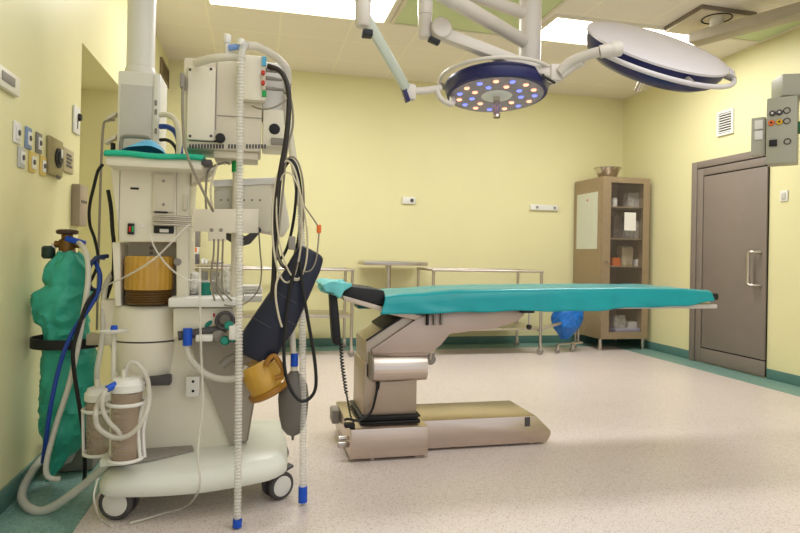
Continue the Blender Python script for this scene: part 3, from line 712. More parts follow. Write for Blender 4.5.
# ================================================================== CARTS ALONG THE BACK WALL
def caster(mb_par, x, y, r=.035, zt=.11, name='caster'):
    m = MB().cyl((x, y-.014, r+.001), (x, y+.014, r+.001), r, n=20); o = m.build(name, GREYP, mb_par)
    MB().box((x-.014, y-.02, r+.006), (x+.02, y+.02, zt), .005).build('caster_fork', STEEL, o)
def cart(lab, x0, x1, yn, yf, ztop, zlow, rail=True, cart_name='instrument_cart', zshelf=None, grp=None):
    t = thing(cart_name, lab, 'cart', ((x0+x1)/2, (yn+yf)/2, 0), grp)
    for x in (x0, x1):
        for y in (yn, yf):
            MB().cyl((x, y, .11), (x, y, ztop), .016, n=12).build('post', STEEL, t)
            caster(t, x, y)
    for nm, z in (('lower_shelf', zlow), ('upper_shelf', zshelf)):
        if z: MB().box((x0-.0, yn, z-.03), (x1, yf, z), .004).build(nm, STEEL, t)
    for y in (yn, yf): MB().tube([(x0-.02, y, ztop+.012), (x1+.02, y, ztop+.012)], .013, 10, smooth=False).build('top_rail', STEEL, t)
    for x in (x0, x1): MB().tube([(x, yn, ztop+.012), (x, yf, ztop+.012)], .012, 10, smooth=False).build('end_rail', STEEL, t)
    return t
xa = P(433, 300, 6.1).x; xb = P(541, 300, 6.1).x
cart('long stainless instrument cart behind the operating table', xa, xb, 6.1, 6.72, P(487, 272, 6.1).z, .30, zshelf=P(487, 300, 6.1).z)
xb = P(352, 300, 6.2).x
tz = P(335, 271, 6.2).z
cart('stainless cart along the back wall behind the anesthesia machine', -.72, xb, 6.2, 6.74, tz, P(325, 315, 6.2).z, zshelf=None)
# Mayo stand
xa, xb, za, zb = rect(359, 261, 421, 266, 6.75)
t = thing('mayo_stand', 'stainless Mayo stand with a flat tray on a single post by the back wall', 'stand', ((xa+xb)/2, 6.7, 0))
MB().box((xa, 6.45, za+.012), (xb, 6.86, zb), .008).build('tray', STEEL, t)
xm = P(388, 280, 6.66).x
MB().cyl((xm, 6.66, .075), (xm, 6.66, za+.0115), .034, n=20).build('post', STEEL, t)
MB().obox((xm, 6.66, .06), (.24, 0, 0), (0, .03, 0), (0, 0, .014), .004).build('base_bar', STEEL, t)
MB().obox((xm, 6.66, .06), (.03, 0, 0), (0, .18, 0), (0, 0, .0135), .004).build('base_bar', STEEL, t)
for q in ((.22, 0), (-.22, 0), (0, .16), (0, -.16)): caster(t, xm+q[0], 6.66+q[1], .022, .05)
# waste bag stand
xa, xb = P(553, 341, 6.2).x, P(583, 341, 6.35).x
t = thing('bag_stand', 'low chrome waste-bag stand on castors beside the cabinet', 'stand', ((xa+xb)/2, 6.25, 0))
z = .10
cx = P(569, 330, 6.27).x
MB().torus((cx, 6.27, .50), (0, 0, 1), .15, .010, 40, 8).build('ring', STEEL, t)
MB().cyl((cx+.155, 6.33, .1), (cx+.155, 6.33, .5), .011, n=10).build('upright', STEEL, t)
MB().tube([(cx-.20, 6.16, z), (cx+.17, 6.27, z), (cx+.16, 6.40, z)], .011, 8, smooth=False).build('floor_bar', STEEL, t)
for q in ((cx-.2, 6.16), (cx+.02, 6.22), (cx+.15, 6.42)): caster(t, q[0], q[1], .03, .09)
def bagf(u, v):
    a = 2*PI*u; r = .155*(1-.7*max(0, v-.6)/.4) if v > .6 else .155+.02*math.sin(v*5)
    k = 1+.14*noise.noise(V((math.cos(a)*2, math.sin(a)*2, v*4)))
    return V((cx+math.cos(a)*r*k-.06*v, 6.27+math.sin(a)*r*k, .515-.37*v))
o = MB().grid(bagf, 40, 24).build('waste_bag', BLUEB, org=(cx, 6.27, .16)); tag(o, 'blue plastic waste bag hanging in the bag stand under the table drape', 'bag')
a, b_ = P(537, 330, 6.15), P(561, 323, 6.15)
MB().obox((a+b_)/2, (b_-a)/2, (0, .02, 0), (-.002, 0, .014), .004).build('lid_lever', STEEL, bpy.data.objects['bag_stand'])
# ================================================================== LEFT CEILING PENDANT
YC = 3.35
t = thing('supply_column', 'white ceiling supply column ending in a box behind the anesthesia machine', 'supply column', (P(140, 70, YC).x, YC+.12, C))
xc = P(141, 50, YC+.12).x
k = 1/S(140, YC+.12)
zc = P(140, 71.5, YC).z+.0005
MB().lathe([(0, 13.2*k), (C-zc-.0505, 13.2*k)], (xc, YC+.12, zc+.05), n=24).build('column', WHITE, t)
MB().lathe([(0, 14.5*k), (.012, 15*k), (.04, 14*k), (.049, 13.4*k)], (xc, YC+.12, zc), n=32).build('collar', WHITE, t)
xa, xb, z0, z1 = rect(117, 71, 160, 158, YC); z1 = zc-.0005
MB().box((xa, YC, z0), (xb, YC+.24, z1), .012).build('housing', WHITE, t)
u = rect(120, 85, 152, 150, YC-.004); MB().box((u[0], YC-.006, u[2]), (u[1], YC-.0005, u[3]), .002).build('front_panel', mat('panel_grey', '#C9C6C2', .4), t)
u = rect(153.5, 76, 158, 157, YC-.004); MB().box((u[0], YC-.010, u[2]), (u[1], YC-.0005, u[3]), .002).build('socket_rail', WHITE, t)
for y_ in (103, 112, 131):
    q = P(156, y_, YC-.011); MB().box((q.x-.007, YC-.016, q.z-.014), (q.x+.006, YC-.0105, q.z+.014), .002).build('socket', GREYP, t)
for y_, w in ((117, 10), (140, 11)):
    a, b_ = P(117-w, y_+3, YC+.04), P(117, y_-3, YC+.04)
    MB().obox((a+b_)/2, (b_-a)/2, (0, .03, 0), (0, 0, .009), .003).build('side_bracket', CREAM2, t)
q = P(113, 148, YC+.04); MB().cyl((q.x, YC+.04, q.z-.02), (q.x, YC+.04, q.z+.025), .012, n=12).build('bracket_knob', DARK, t)

# ================================================================== ANESTHESIA MACHINE
YM = 2.70
t = thing('anesthesia_machine', 'tall cream anesthesia machine on a wide wheeled base at the left', 'anesthesia machine', (-.2, 2.85, 0))
T = t
# base skirt: rounded outline lofted upward
zbL, ztop = .115, .20
out = [(-.56, 2.51), (-.35, 2.485), (-.1, 2.50), (.05, 2.53), (.115, 2.58), (.14, 2.66), (.14, 3.05), (.08, 3.2), (-.45, 3.2), (-.58, 3.1), (-.60, 2.75), (-.595, 2.57)]
pts = spline([V((x, y, 0)) for x, y in out+out[:1]], 5)[:-1]
cen = V((-.2, 2.85, 0))
levels = [(.0, zbL, .97), (.0, zbL+.012, .995), (0, zbL+.04, 1.0), (0, .168, .985), (0, .188, .95), (0, ztop+.002, .88)]
m = MB(); rings = [[m.bm.verts.new(cen+(p-cen)*s_+V((0, 0, z+(.02*max(0, min(1, (p.x+.2)/.35)) if z > .15 else .02*max(0, (p.x+.2)/.35)))) ) for p in pts] for _, z, s_ in levels]
for a, b in zip(rings, rings[1:]):
    for i in range(len(pts)): m.bm.faces.new([a[i], a[(i+1) % len(pts)], b[(i+1) % len(pts)], b[i]])
m.bm.faces.new(rings[0][::-1]); m.bm.faces.new(rings[-1])
m.build('base_skirt', SAND, T)
a = [PZ(108, 467, .206), PZ(150, 462, .206), PZ(194, 452, .207), PZ(192, 447.5, .207), PZ(108, 455, .206)]
MB().prism([V((q.x, q.y, .206)) for q in a], (0, 0, .014), .003).build('foot_plate', GREYP, T)
def wheel(x, y, r, ang, lab=None, lock=False, zt=.13):
    d = V((math.sin(ang), -math.cos(ang), 0))                   # facing direction of the wheel disc
    c = V((x, y, r+.001)); m = MB()
    m.lathe([(-.028, r*.86), (-.024, r*.97), (-.018, r), (-.004, r), (.0, r*.95), (.003, r*.82), (.0, r*.74)], c+d*.028, d, 36)
    w = m.build('caster', DGREY, T)
    m = MB().lathe([(-.02, r*.72), (0, r*.73), (.004, r*.62), (.005, .002)], c+d*.0295, d, 32); m.build('wheel_disc', WHITE, w)
    m = MB().lathe([(-.024, r*.86), (-.018, r), (-.004, r), (.0, r*.95)], c-d*.026, d, 32); m.build('second_wheel', DGREY, w)
    m = MB().obox(c+V((0, 0, r*.55))-d*.012, V((-d.y, d.x, 0))*r*.62, d*.010, V((0, 0, r*.62)), .006); m.build('caster_fork', WHITE, w)
    if lock:
        m = MB().obox(c+V((-d.y, d.x, 0))*r*.55+V((0, 0, r*1.05)), V((-d.y, d.x, .25))*r*.5, d*.02, V((0, 0, .006)), .003); m.build('brake_lever', DGREY, w)
wheel(-.53, 2.60, .068, -.25); wheel(.105, 2.68, .06, .55, lock=True)
wheel(-.48, 3.08, .06, .2); wheel(.10, 3.06, .06, -.2)
# carcass, grey wedge panel and lower drum
pprism([(112, 372), (128, 366), (150, 330), (176, 312), (236, 312), (233, 340), (210, 352), (233, 446), (233, 458), (112, 464)], YM+.08, .34, .01).build('carcass', CREAM, T)
pprism([(187, 338), (262, 338), (253, 400), (246, 441), (231, 445)], YM+.05, .0295, .004).build('wedge_panel', mat('panel_taupe', '#A89F94', .45), T)
pprism([(235, 345), (264, 345), (255, 400), (248, 441), (234, 445)], YM+.081, .3, .006).build('side_cabinet', mat('panel_taupe2', '#97897C', .45), T)
kk = 1/S(146, YM+.14); xd = P(147, 340, YM+.14).x; zf = lambda y: P(147, y, YM+.14).z
cD = (xd, YM+.17, 0)
def dr(lst): return [(zf(y), r*kk) for y, r in lst]
MB().lathe(dr([(381, 20), (379.5, 27), (374, 31), (360, 33), (339.5, 35)]), cD, n=48).build('lower_drum', CREAM, T)
MB().lathe(dr([(339.3, 34), (338, 34)]), cD, n=48).build('drum_seam', DGREY, T)
MB().lathe(dr([(337.8, 35), (322, 35), (308, 33.5), (305, 32), (304, 30)]), cD, n=48).build('upper_drum', CREAM, T)
q = P(157, 381, YM); MB().box((q.x-.055, YM+.02, q.z-.025), (q.x+.05, YM+.075, q.z+.015), .004).build('drum_latch', DGREY, T)
u = rect(186, 376, 200, 396, YM+.045)
so = MB().box((u[0], YM+.03, u[2]), (u[1], YM+.0495, u[3]), .004).build('power_socket', WHITE, T)
for dx in (-.3, .3):
    for y_ in (381, 391):
        pass
for y_ in (381.5, 391):
    q = P(193, y_, YM+.03); MB().lathe([(0, .006), (.002, .006)], (q.x, YM+.0298, q.z), (0, -1, 0), 10).build('socket_hole', DARK, so)
# bellows chamber
u = rect(119, 240, 177, 306, YM+.16); MB().box((u[0], YM+.2, u[2]), (u[1], YM+.30, u[3]), .004).build('bellows_recess', CREAM2, T)
xb_ = P(149, 280, YM+.09).x; kb = 1/S(149, YM+.09)
zA, zB_, zM = P(149, 256, YM+.09).z, P(149, 303.5, YM+.09).z, P(149, 289, YM+.09).z
n = 96; m = MB(); hprof = [(zM, 1), (zM+.01, 1.0), (zA-.008, 1.0), (zA, .93)]
rings = []
for z, s_ in hprof:
    rings.append([m.bm.verts.new((xb_+math.cos(2*PI*i/n)*22*kb*s_*(1+.03*(i % 4 < 2)), YM+.09+math.sin(2*PI*i/n)*22*kb*s_*(1+.03*(i % 4 < 2)), z)) for i in range(n)])
for a, b in zip(rings, rings[1:]):
    for i in range(n): m.bm.faces.new([a[i], a[(i+1) % n], b[(i+1) % n], b[i]])
m.bm.faces.new(rings[0][::-1]); m.bm.faces.new(rings[-1]); m.build('bellows_dome', AMBER, T)
m = MB(); m.lathe([(zB_+(zM-.0005-zB_)*i/12, 22.3*kb*(1 if i % 2 else .95)) for i in range(13)], (xb_, YM+.09, 0), n=48); m.build('bellows', AMBERD, T)
# upper body
pprism([(110, 168.5), (176, 168.5), (176, 242), (119.5, 242)], YM+.02, .32, .006).build('upper_body', CREAM, T)
pprism([(176.2, 168.5), (191, 168.5), (189, 200), (188, 300), (176.2, 300)], YM+.03, .28, .006).build('right_pillar', CREAM, T)
pprism([(112, 242.3), (120, 242.3), (121, 306), (115, 306)], YM+.05, .25, .004).build('left_pillar', CREAM, T)
u = rect(104.5, 156.5, 203, 168, YM-.1); MB().box((u[0], YM-.1, u[2]), (u[1], YM+.36, u[3]), .012).build('top_shelf', CREAM, T)
pprism([(191.3, 168.5), (212, 163), (214, 170), (191.3, 184)], YM-.0, .12, .004).build('shelf_gusset', CREAM2, T)
q = P(207, 164, YM-.05); MB().box((q.x-.018, YM-.105, q.z-.012), (q.x+.022, YM-.02, q.z+.012), .003).build('shelf_clip', DGREY, T)
def panel(px, name, mm, y=YM+.02, th=.006, bev=.002, par=None):
    u = rect(*px, y); return MB().box((u[0], y-th, u[2]), (u[1], y-.0005, u[3]), bev).build(name, mm, par or T)
panel((120, 169.5, 174, 170.5), 'shelf_seam', DARK, th=.002, bev=0)
panel((119, 171, 119.6, 241), 'seam', GREYP, th=.0015, bev=0)
vp = panel((153, 174.5, 174.5, 212), 'vaporizer_mount', CREAM2, th=.012)
for y_ in (181, 204.5):
    q = P(163.5, y_, YM+.008); MB().lathe([(0, .006), (.004, .005)], (q.x, YM+.0078, q.z), (0, -1, 0), 12).build('screw', GREYP, vp)
panel((155, 211.5, 168, 213), 'dark_slot', DARK, th=.014, bev=0)  # thin dark strip below the vaporizer mount
panel((130.5, 187.5, 139, 189.5), 'vent_slot', DARK, th=.004)
sw_ = panel((128, 223.5, 134.5, 234.5), 'power_switch', DARK, th=.012)
for i, mm in enumerate((RED, GRN)):
    q = P(129.8+3*i, 229, YM+.007); MB().box((q.x-.004, YM+.004, q.z-.012), (q.x+.004, YM+.0075, q.z+.012), .001).build('switch_rocker', mm, sw_)
panel((140, 225, 146, 227.5), 'label_plate', WHITE, th=.003)
panel((154, 226, 174, 233.5), 'dark_recess', DARK, th=.008)
panel((153, 213.5, 175, 226), 'drawer_lip', CREAM2, th=.010)
for i, y_ in enumerate((216.5, 220.5, 224.5)):
    a, b_ = P(153, y_-.5, YM-.02), P(192, y_+1, YM-.02); MB().cyl(a, b_, .006, n=10).build('chrome_rail', CHROME, T)
panel((160, 229, 169, 232.5), 'recess_handle', WHITE, th=.012)  # white plate in front of the dark recess
q = P(183.5, 262, YM+.03)
MB().lathe([(0, .016), (.004, .016), (.006, .01)], (P(177.5, 262, YM+.028).x, YM+.0295, q.z), (0, -1, 0), 20).build('round_badge', GREYP, T)
for y_ in (248, 253): 
    q = P(151, y_, YM+.195); MB().lathe([(0, .008), (.006, .006)], (q.x, YM+.1995, q.z), (0, -1, 0), 12).build('port', GREYP, T)
panel((183, 195, 187.5, 210), 'gauge_strip', CREAM2, y=YM+.03, th=.012)
# work surface and front panel on the right
u = rect(168, 298, 242, 307.5, YM-.06); zW = u[3]
MB().box((u[0], YM-.06, u[2]), (u[1], YM+.36, u[3]), .008).build('work_surface', WHITE, T)
fp = pprism([(173, 308), (233, 308), (236, 318), (234, 331), (186, 334), (173, 340)], YM-.02, .09, .008).build('control_panel', CREAM, T)
q = P(208.5, 324, YM-.02); MB().lathe([(0, .02), (.003, .018)], (q.x, YM-.0205, q.z), (0, -1, 0), 24, sx=.5).build('green_badge', TEALB, T)
for x_, mm in ((214, RED), (219, TEALB)):
    q = P(x_, 315, YM-.02); MB().box((q.x-.004, YM-.024, q.z-.008), (q.x+.004, YM-.0205, q.z+.008), .001).build('indicator', mm, T)
# breathing absorber head
a, b_ = P(178, 336, YM-.05), P(226, 329, YM-.03)
MB().tube([a, b_], .020, 14, smooth=False).build('absorber_arm', DGREY, T)
MB().box((P(196, 340, YM-.07).x, YM-.09, P(196, 341, YM-.07).z), (P(213, 336, YM-.07).x, YM-.055, P(213, 334.5, YM-.07).z), .003).build('arm_sleeve', WHITE, T)
q = P(187.5, 336.5, YM-.07); MB().cyl((q.x, q.y, q.z-.036), (q.x, q.y, q.z+.034), .019, .019).build('hose_connector', BLUE, T)
q = P(219, 336, YM-.04); MB().ball((q.x, q.y, q.z), .032, 3, (1.1, 1, .9)).build('valve_body', GREYP, T)
q = P(225, 321, YM-.05); MB().torus((q.x, YM-.05, q.z), (0, 1, 0), .034, .009, 30, 8).build('valve_ring', DGREY, T)
MB().lathe([(0, .03), (.05, .03), (.06, .02)], P(226, 318, YM-.0), (0, -1, 0), 24).build('valve_cap', mat('valve_grey', '#6B6660', .4), T)
for x_, y_ in ((229, 326), (225, 341), (233, 338)):
    q = P(x_, y_, YM-.09); MB().lathe([(0, .018), (.02, .02), (.035, .014)], q, (0, -1, .2), 16).build('knob', TEALB, T)
q = P(234, 332, YM-.1); MB().box((q.x-.02, YM-.13, q.z-.03), (q.x+.02, YM-.06, q.z+.03), .006).build('sensor_block', WHITE, T)
q = P(227, 361, YM-.06); MB().tube(pt([(222, 366), (228, 360), (236, 356), (242, 350)], YM-.05), .018, 10).build('elbow_pipe', GREYP, T)
MB().tube(pt([(186, 345, YM-.07), (190, 358, YM-.08), (204, 373, YM-.1), (222, 379, YM-.11), (240, 377, YM-.12), (247, 366, YM-.12)]), .0135, 14).build('breathing_hose', HOSET, T)
# cylinder bracket
a = P(37, 340, 3.0)
# equipment pole for the monitor, bracket
xp = P(236, 200, YM+.05).x
MB().cyl((xp, YM+.05, zW+.0005), (xp, YM+.05, P(236, 158, YM+.05).z), .017, n=20).build('equipment_pole', CREAM2, T)
q = P(234, 165, YM+.02); MB().cyl((xp, YM+.05, q.z-.028), (xp, YM+.05, q.z+.02), .0215, n=20).build('green_collar', GRN, T)
xh = P(112, 390, YM).x
# white side pole with disc and canister holder
xs, ys = P(113, 380, 2.58).x, 2.58
MB().cyl((xs, ys, P(113, 455, ys).z), (xs, ys, P(113, 331, ys).z), .009, n=12).build('canister_pole', HOSEW, T)
MB().lathe([(0, .05), (.006, .055), (.01, .02)], (xs, ys, P(113, 332, ys).z), n=28).build('pole_disc', WHITE, T)
MB().lathe([(0, .014), (.016, .012)], (xs, ys, P(113, 329.5, ys).z), n=16).build('blue_knob', BLUE, T)
MB().obox((P(118, 455, 2.62).x, 2.63, P(118, 456, 2.62).z), (.05, 0, 0), (0, .09, 0), (0, 0, .014), .004).build('canister_bracket', SAND, T)
MB().box((P(106, 340, 2.9).x, 2.79, P(110, 345, 2.8).z), (P(121, 340, 2.8).x, 2.9, P(110, 300, 2.8).z), .006).build('side_mount', CREAM2, T)

# teal mat, blue cloth and handle on the top shelf
zS = rect(104.5, 156.5, 203, 168, YM-.1)[3]
xa, xb = P(104, 155, YM-.11).x, P(203, 155, YM-.11).x
def matf(u, v):
    x = xa+(xb-xa)*u; y = YM-.115+.44*v
    z = zS+.012+.006*math.sin(u*9)*.5
    if v < .05: z -= .020*(1-v/.05)*.8
    return V((x, y, z))
o = MB().grid(matf, 40, 24).build('tray_mat', TEALT, solid=.014, org=(xa, YM, zS)); tag(o, 'bright teal-green mat on the top shelf of the anesthesia machine', 'mat')
cx = P(146, 148, YM+.05)
def clf(u, v):
    x = P(123, 150, YM).x+(P(166, 150, YM).x-P(123, 150, YM).x)*u; y = YM-.04+.2*v
    h = math.sin(PI*u)**.5*math.sin(PI*min(1, v+.15))**.6 if 0 < u < 1 else 0
    return V((x, y, zS+.021+.055*max(0, h)*(1+.4*noise.noise(V((x*9, y*9, 0))))))
o = MB().grid(clf, 36, 18).build('blue_cloth', LBLUE, org=(cx.x, YM, zS+.02)); tag(o, 'folded light blue cloth on the teal mat of the anesthesia machine', 'cloth')
o = MB().tube(pt([(121, 151), (121.5, 141), (125, 136.5), (146, 137.5), (149, 140)], YM+.24), .009, 10).build('grab_handle', GREYP, org=P(122, 150, YM+.24)); tag(o, 'grey bent grab handle in front of the supply column', 'handle')

# ================================================================== MONITOR on the pole
YK = 2.66
q = P(236, 150, YK)
t = thing('patient_monitor', 'beige patient monitor seen from behind, high on the pole of the anesthesia machine', 'monitor', (q.x, YK+.1, q.z))
def mbx(px, y0, d, name, mm, bev=.006, par=None): return rbox(*px, y0, d, bev).build(name, mm, par or t)
mbx((182.5, 60, 262, 150), YK, .26, 'housing', CREAM2, .012)
sp = mbx((187, 66, 215, 140), YK-.022, .0215, 'side_cover', CREAM, .006)
for x_, y_ in ((190, 69.5), (211, 69), (190, 136), (211, 136)):
    a = P(x_, y_, YK-.022); MB().lathe([(0, .006), (.003, .005)], (a.x, YK-.0225, a.z), (0, -1, 0), 10).build('screw', DGREY, sp)
mbx((189, 139.5, 218, 141.5), YK-.006, .0055, 'cable_slot', DARK, .001)
a = P(221, 140, YK); MB().lathe([(0, .010), (.02, .012), (.03, .020), (.05, .020), (.055, .014)], (a.x, YK-.0005, a.z), (0, -1, 0), 20).build('knob', DARK, t)
m = MB()
for i in range(26):
    if 11 < i < 13 or 17 < i < 19: continue
    a = P(190+i*3.0, 146.5, YK); m.box((a.x-.0035, YK-.003, a.z-.009), (a.x+.0035, YK-.0005, a.z+.009))
m.build('vent_slots', DGREY, t)
mbx((216, 62, 216.6, 130), YK-.0035, .003, 'seam', GREYP, 0)
mbx((217, 116.5, 262, 117.1), YK-.0035, .003, 'seam', GREYP, 0)
mr = mbx((240, 55, 266, 100), YK-.05, .0495, 'module_rack', CREAM, .006)
for i, (y0_, y1_, mm) in enumerate(((57, 66, LBLUE), (67.5, 72, CREAM2), (73, 81, CREAM2), (82, 90, CREAM2), (91, 97, GRN))):
    u = rect(262, y0_, 266.5, y1_, YK-.05); MB().box((u[0], YK-.058, u[2]), (u[1], YK-.0505, u[3]), .001).build('module_face', mm, mr)
for y_ in (73.5, 83.5):
    a = P(263, y_, YK-.058); MB().lathe([(0, .009), (.02, .008)], (a.x, YK-.0585, a.z), (0, -1, 0), 12).build('module_plug', RED, mr)
mbx((262.5, 62, 288, 116), YK+.03, .2, 'side_module', WHITE, .012)
mbx((262.5, 109, 284, 147), YK+.01, .22, 'lower_module', CREAM, .01)
a = P(274.5, 129, YK+.01); MB().lathe([(0, .024), (.004, .022), (.006, .012)], (a.x, YK+.0095, a.z), (0, -1, 0), 24).build('round_port', DARK, t)
mbx((271, 138, 288, 145), YK+.0, .0095, 'name_plate', GREYP, .001)
for y_, l_ in ((72, 14), (80, 16), (90, 18)):
    a, b_ = P(266, y_-2, YK-.06), P(266+l_, y_, YK-.03); MB().cyl(a, b_, .009, .006, n=10).build('cable_plug', GREYP, t)
MB().box((P(213, 151, YK).x, YK+.02, P(220, 158, YK+.02).z), (P(258, 151, YK).x, YK+.2, P(220, 150.5, YK+.02).z), .006).build('mount_plate', CREAM2, t)
a = P(232, 155, YK+.05); MB().lathe([(0, .022), (.015, .05), (.02, .06)], (xp, YM+.05, P(236, 158, YM+.05).z+.0005), n=24).build('mount_cone', CREAM2, t)

# second monitor / module box below, and the bracket plate
t = thing('module_monitor', 'grey-beige tilted display box hung below the patient monitor', 'monitor', P(258, 235, YK+.16))
def mm_(pts, y, d, name, m_, bev=.006): return pprism(pts, y, d, bev).build(name, m_, t)
mm_([(214, 187), (272, 184), (284, 190), (290, 225), (284, 237), (262, 233), (214, 225)], YK+.14, .10, 'housing', CREAM, .008)
mm_([(238, 186), (271, 184), (272, 232), (240, 230)], YK+.128, .0115, 'back_cover', CREAM, .004)
mm_([(213, 180), (276, 177), (278, 184), (213, 187)], YK+.12, .12, 'top_ledge', WHITE, .006)
mm_([(214, 190), (234, 189), (234, 216), (214, 217)], YK+.125, .0145, 'connector_block', mat('block_grey', '#C4BFAE', .5), .004)
for x_ in (221, 228, 244, 252, 260):
    a = P(x_, 200, YK+.124); MB().lathe([(0, .005), (.003, .004)], (a.x, a.y-.001-(.0 if x_ < 240 else -.003), a.z), (0, -1, 0), 10).build('screw', GREYP, t)
mm_([(222, 232), (246, 236), (258, 226), (262, 230), (250, 244), (238, 247), (224, 238)], YK+.11, .05, 'swivel_bracket', DGREY, .006)
t = thing('bracket_plate', 'flat beige steel bracket plate in front of the monitor pole', 'bracket', P(226, 240, YK-.05))
pprism([(192.5, 209), (258.5, 209), (258.5, 233), (226, 233), (226, 241), (208, 241), (208, 232), (192.5, 231)], YK-.05, .012, .003).build('plate', mat('plate_beige2', '#DED6C4', .5), t)
for x_ in (211.5, 221):
    a = P(x_, 230, YK-.05); MB().lathe([(0, .008), (.004, .006)], (a.x, YK-.0505, a.z), (0, -1, 0), 12).build('bolt', GREYP, t)
MB().box((xp-.03, YK-.0375, P(236, 225, YK).z), (xp+.03, YM+.03, P(236, 214, YK).z), .004).build('pole_clamp', CREAM2, t)

# ================================================================== GAS CYLINDER with green drape
yg = 3.0; xg = P(67, 340, yg).x
kq = 1/S(66, yg)
Z = lambda y: P(66, y, yg).z
t = thing('gas_cylinder', 'gas cylinder wrapped in a wrinkled green cloth by the left wall', 'gas cylinder', (xg, yg, 0))
MB().lathe([(max(.03, Z(462)), .03), (Z(455), .045), (Z(430), .062), (Z(300), .068), (Z(272), .06), (Z(258), .035), (Z(250), .028)], (xg, yg, 0), n=32).build('cylinder_body', mat('cylinder_grey', '#A5A29A', .45), t)
sil = [(252, 58, 80), (256, 55, 84), (262, 50, 86), (270, 45, 88), (280, 44.5, 89), (286, 46, 90), (292, 36, 90), (297, 33.5, 90), (304, 33.5, 90), (312, 34, 88), (320, 37, 88), (328, 44, 89), (336, 45, 90), (342, 46, 90), (350, 43.5, 95), (365, 43, 97), (385, 42, 98), (405, 41, 99), (422, 41, 97), (434, 42.5, 92), (446, 44.5, 82), (458, 46.5, 71), (468, 48.5, 61), (477, 50, 53)]
def dfn(u, v):
    f = v*(len(sil)-1); i = min(int(f), len(sil)-2); k_ = f-i
    y_, x0, x1 = [sil[i][j]+(sil[i+1][j]-sil[i][j])*k_ for j in range(3)]
    a_ = P(x0, y_, yg); b_ = P(x1, y_, yg); c_ = (a_+b_)/2; rx = (b_.x-a_.x)/2
    a = 2*PI*u
    q_ = V((math.cos(a)*1.6+y_*.02, math.sin(a)*1.6-y_*.03, y_*.05))
    rid = 1-abs(noise.noise(q_*1.0))*2.6; rid2 = 1-abs(noise.noise(q_*2.7+V((7, 1, 4))))*2.2
    n_ = 1+.17*max(-.6, rid-.45)+.03*max(-.6, rid2-.4)
    z = c_.z
    if y_ > 425: z = max(z, .012+.0*a)
    ry = min(.135, max(.06, rx))
    z += .012*noise.noise(V((math.cos(a)*3, math.sin(a)*3+y_*.12, 3)))*(1 if y_ < 440 else 0)
    return V((max(-.985, c_.x+math.cos(a)*rx*(1+(n_-1)*(.35+.65*abs(math.sin(a))))), yg+math.sin(a)*ry*n_, z))
MB().grid(dfn, 64, 110).build('cloth_wrap', GREEN, t, solid=.003)
MB().lathe([(-.022, .142), (-.022, .15), (.022, .15), (.022, .142)], (P(68, 340, yg).x, yg, Z(341)), n=48, cap=False, sx=.92).build('strap', DARK, t)
zv = Z(251)
xv = P(67, 250, yg).x
MB().lathe([(0, .034), (.05, .034), (.055, .024), (.075, .024)], (xv, yg, zv), n=20).build('valve', BRASS, t)
MB().cyl((xv-.05, yg, zv+.03), (xv+.07, yg, zv+.03), .016, n=14).build('valve_cross', BRASS, t)
MB().lathe([(0, .014), (.0, .038), (.005, .046), (.017, .046), (.022, .036), (.024, .01)], (xv, yg, zv+.0755), n=24).build('handwheel', mat('handwheel_brown', '#4A3222', .5), t)
MB().cyl((P(52, 249, yg).x, yg, P(52, 249, yg).z), (xv-.0505, yg, zv+.03), .013, n=14).build('gauge_pipe', WHITE, t)
q = P(48.5, 252, yg); MB().lathe([(0, .02), (.01, .028), (.05, .028), (.058, .02)], (q.x, yg, q.z-.03), n=20).build('regulator_knob', mat('dark_green', '#22382E', .5), t)
q = P(77, 241, yg); MB().obox((q.x, yg-.02, q.z-.0), (.04, 0, -.012), (0, .018, 0), (.004, 0, .012), .005).build('blue_lever', BLUE, t)
u = rect(50, 436, 93, 480, 3.16)
o = MB().box((max(u[0], -.98), 3.16, .004), (u[1], 3.37, u[3]), .01).build('equipment_case', mat('case_taupe', '#8D857C', .5), org=((u[0]+u[1])/2, 3.38, .004)); tag(o, 'taupe case standing on the floor right behind the wrapped gas cylinder', 'case')
q0, q1 = P(86, 334, 2.85), P(118, 345, 2.85)
o = MB().box((q0.x, 2.85, q1.z), (q1.x+.02, 2.885, q0.z), .004).build('cylinder_bracket', mat('bracket_tan', '#BDB19C', .4, .3), org=(q0.x, 3, q1.z)); tag(o, 'beige steel band holding the wrapped gas cylinder to the anesthesia machine', 'bracket')

# ================================================================== SUCTION CANISTERS
def canister(lab, cxp, ytop, ybot, rpx, Y, lidcol, knob):
    kq = 1/S(cxp, Y); x = P(cxp, ybot, Y).x; zb = P(cxp, ybot, Y).z; zt = P(cxp, ytop, Y).z; r = rpx*kq
    t = thing('suction_canister', lab, 'canister', (x, Y, zb), 'suction canisters')
    MB().lathe([(0, r*.82), (.006, r*.87), (zt-zb-.004, r*.98)], (x, Y, zb), n=36).build('jar', JAR, t)
    m = MB()
    for i in range(9):
        z = zb+(zt-zb)*(.12+.085*i); m.torus((x, Y, z), (0, 0, 1), r*.95+.0015, .0012, 24, 4, arc=(PI*1.25, PI*1.6))
    m.build('scale_marks', GREYP, t)
    MB().lathe([(0, r*1.0), (.004, r*1.1), (.03, r*1.1), (.036, r*.98), (.05, r*.9), (.055, r*.5)], (x, Y, zt), n=36).build('lid', WHITE, t)
    MB().cyl((x-.01, Y-.01, zt+.0555), (x-.01, Y-.01, zt+.085), .011, n=12).build('lid_port', HOSEW, t)
    return x, zb, zt, r
x1, zb1, zt1, r1 = canister('front suction canister in the white holder, with the blue tube on its lid', 125.5, 391, 458, 15, 2.50, WHITE, 1)
x2, zb2, zt2, r2 = canister('rear suction canister in the white holder, half hidden on the left', 99.5, 400, 452, 13.5, 2.66, WHITE, 0)
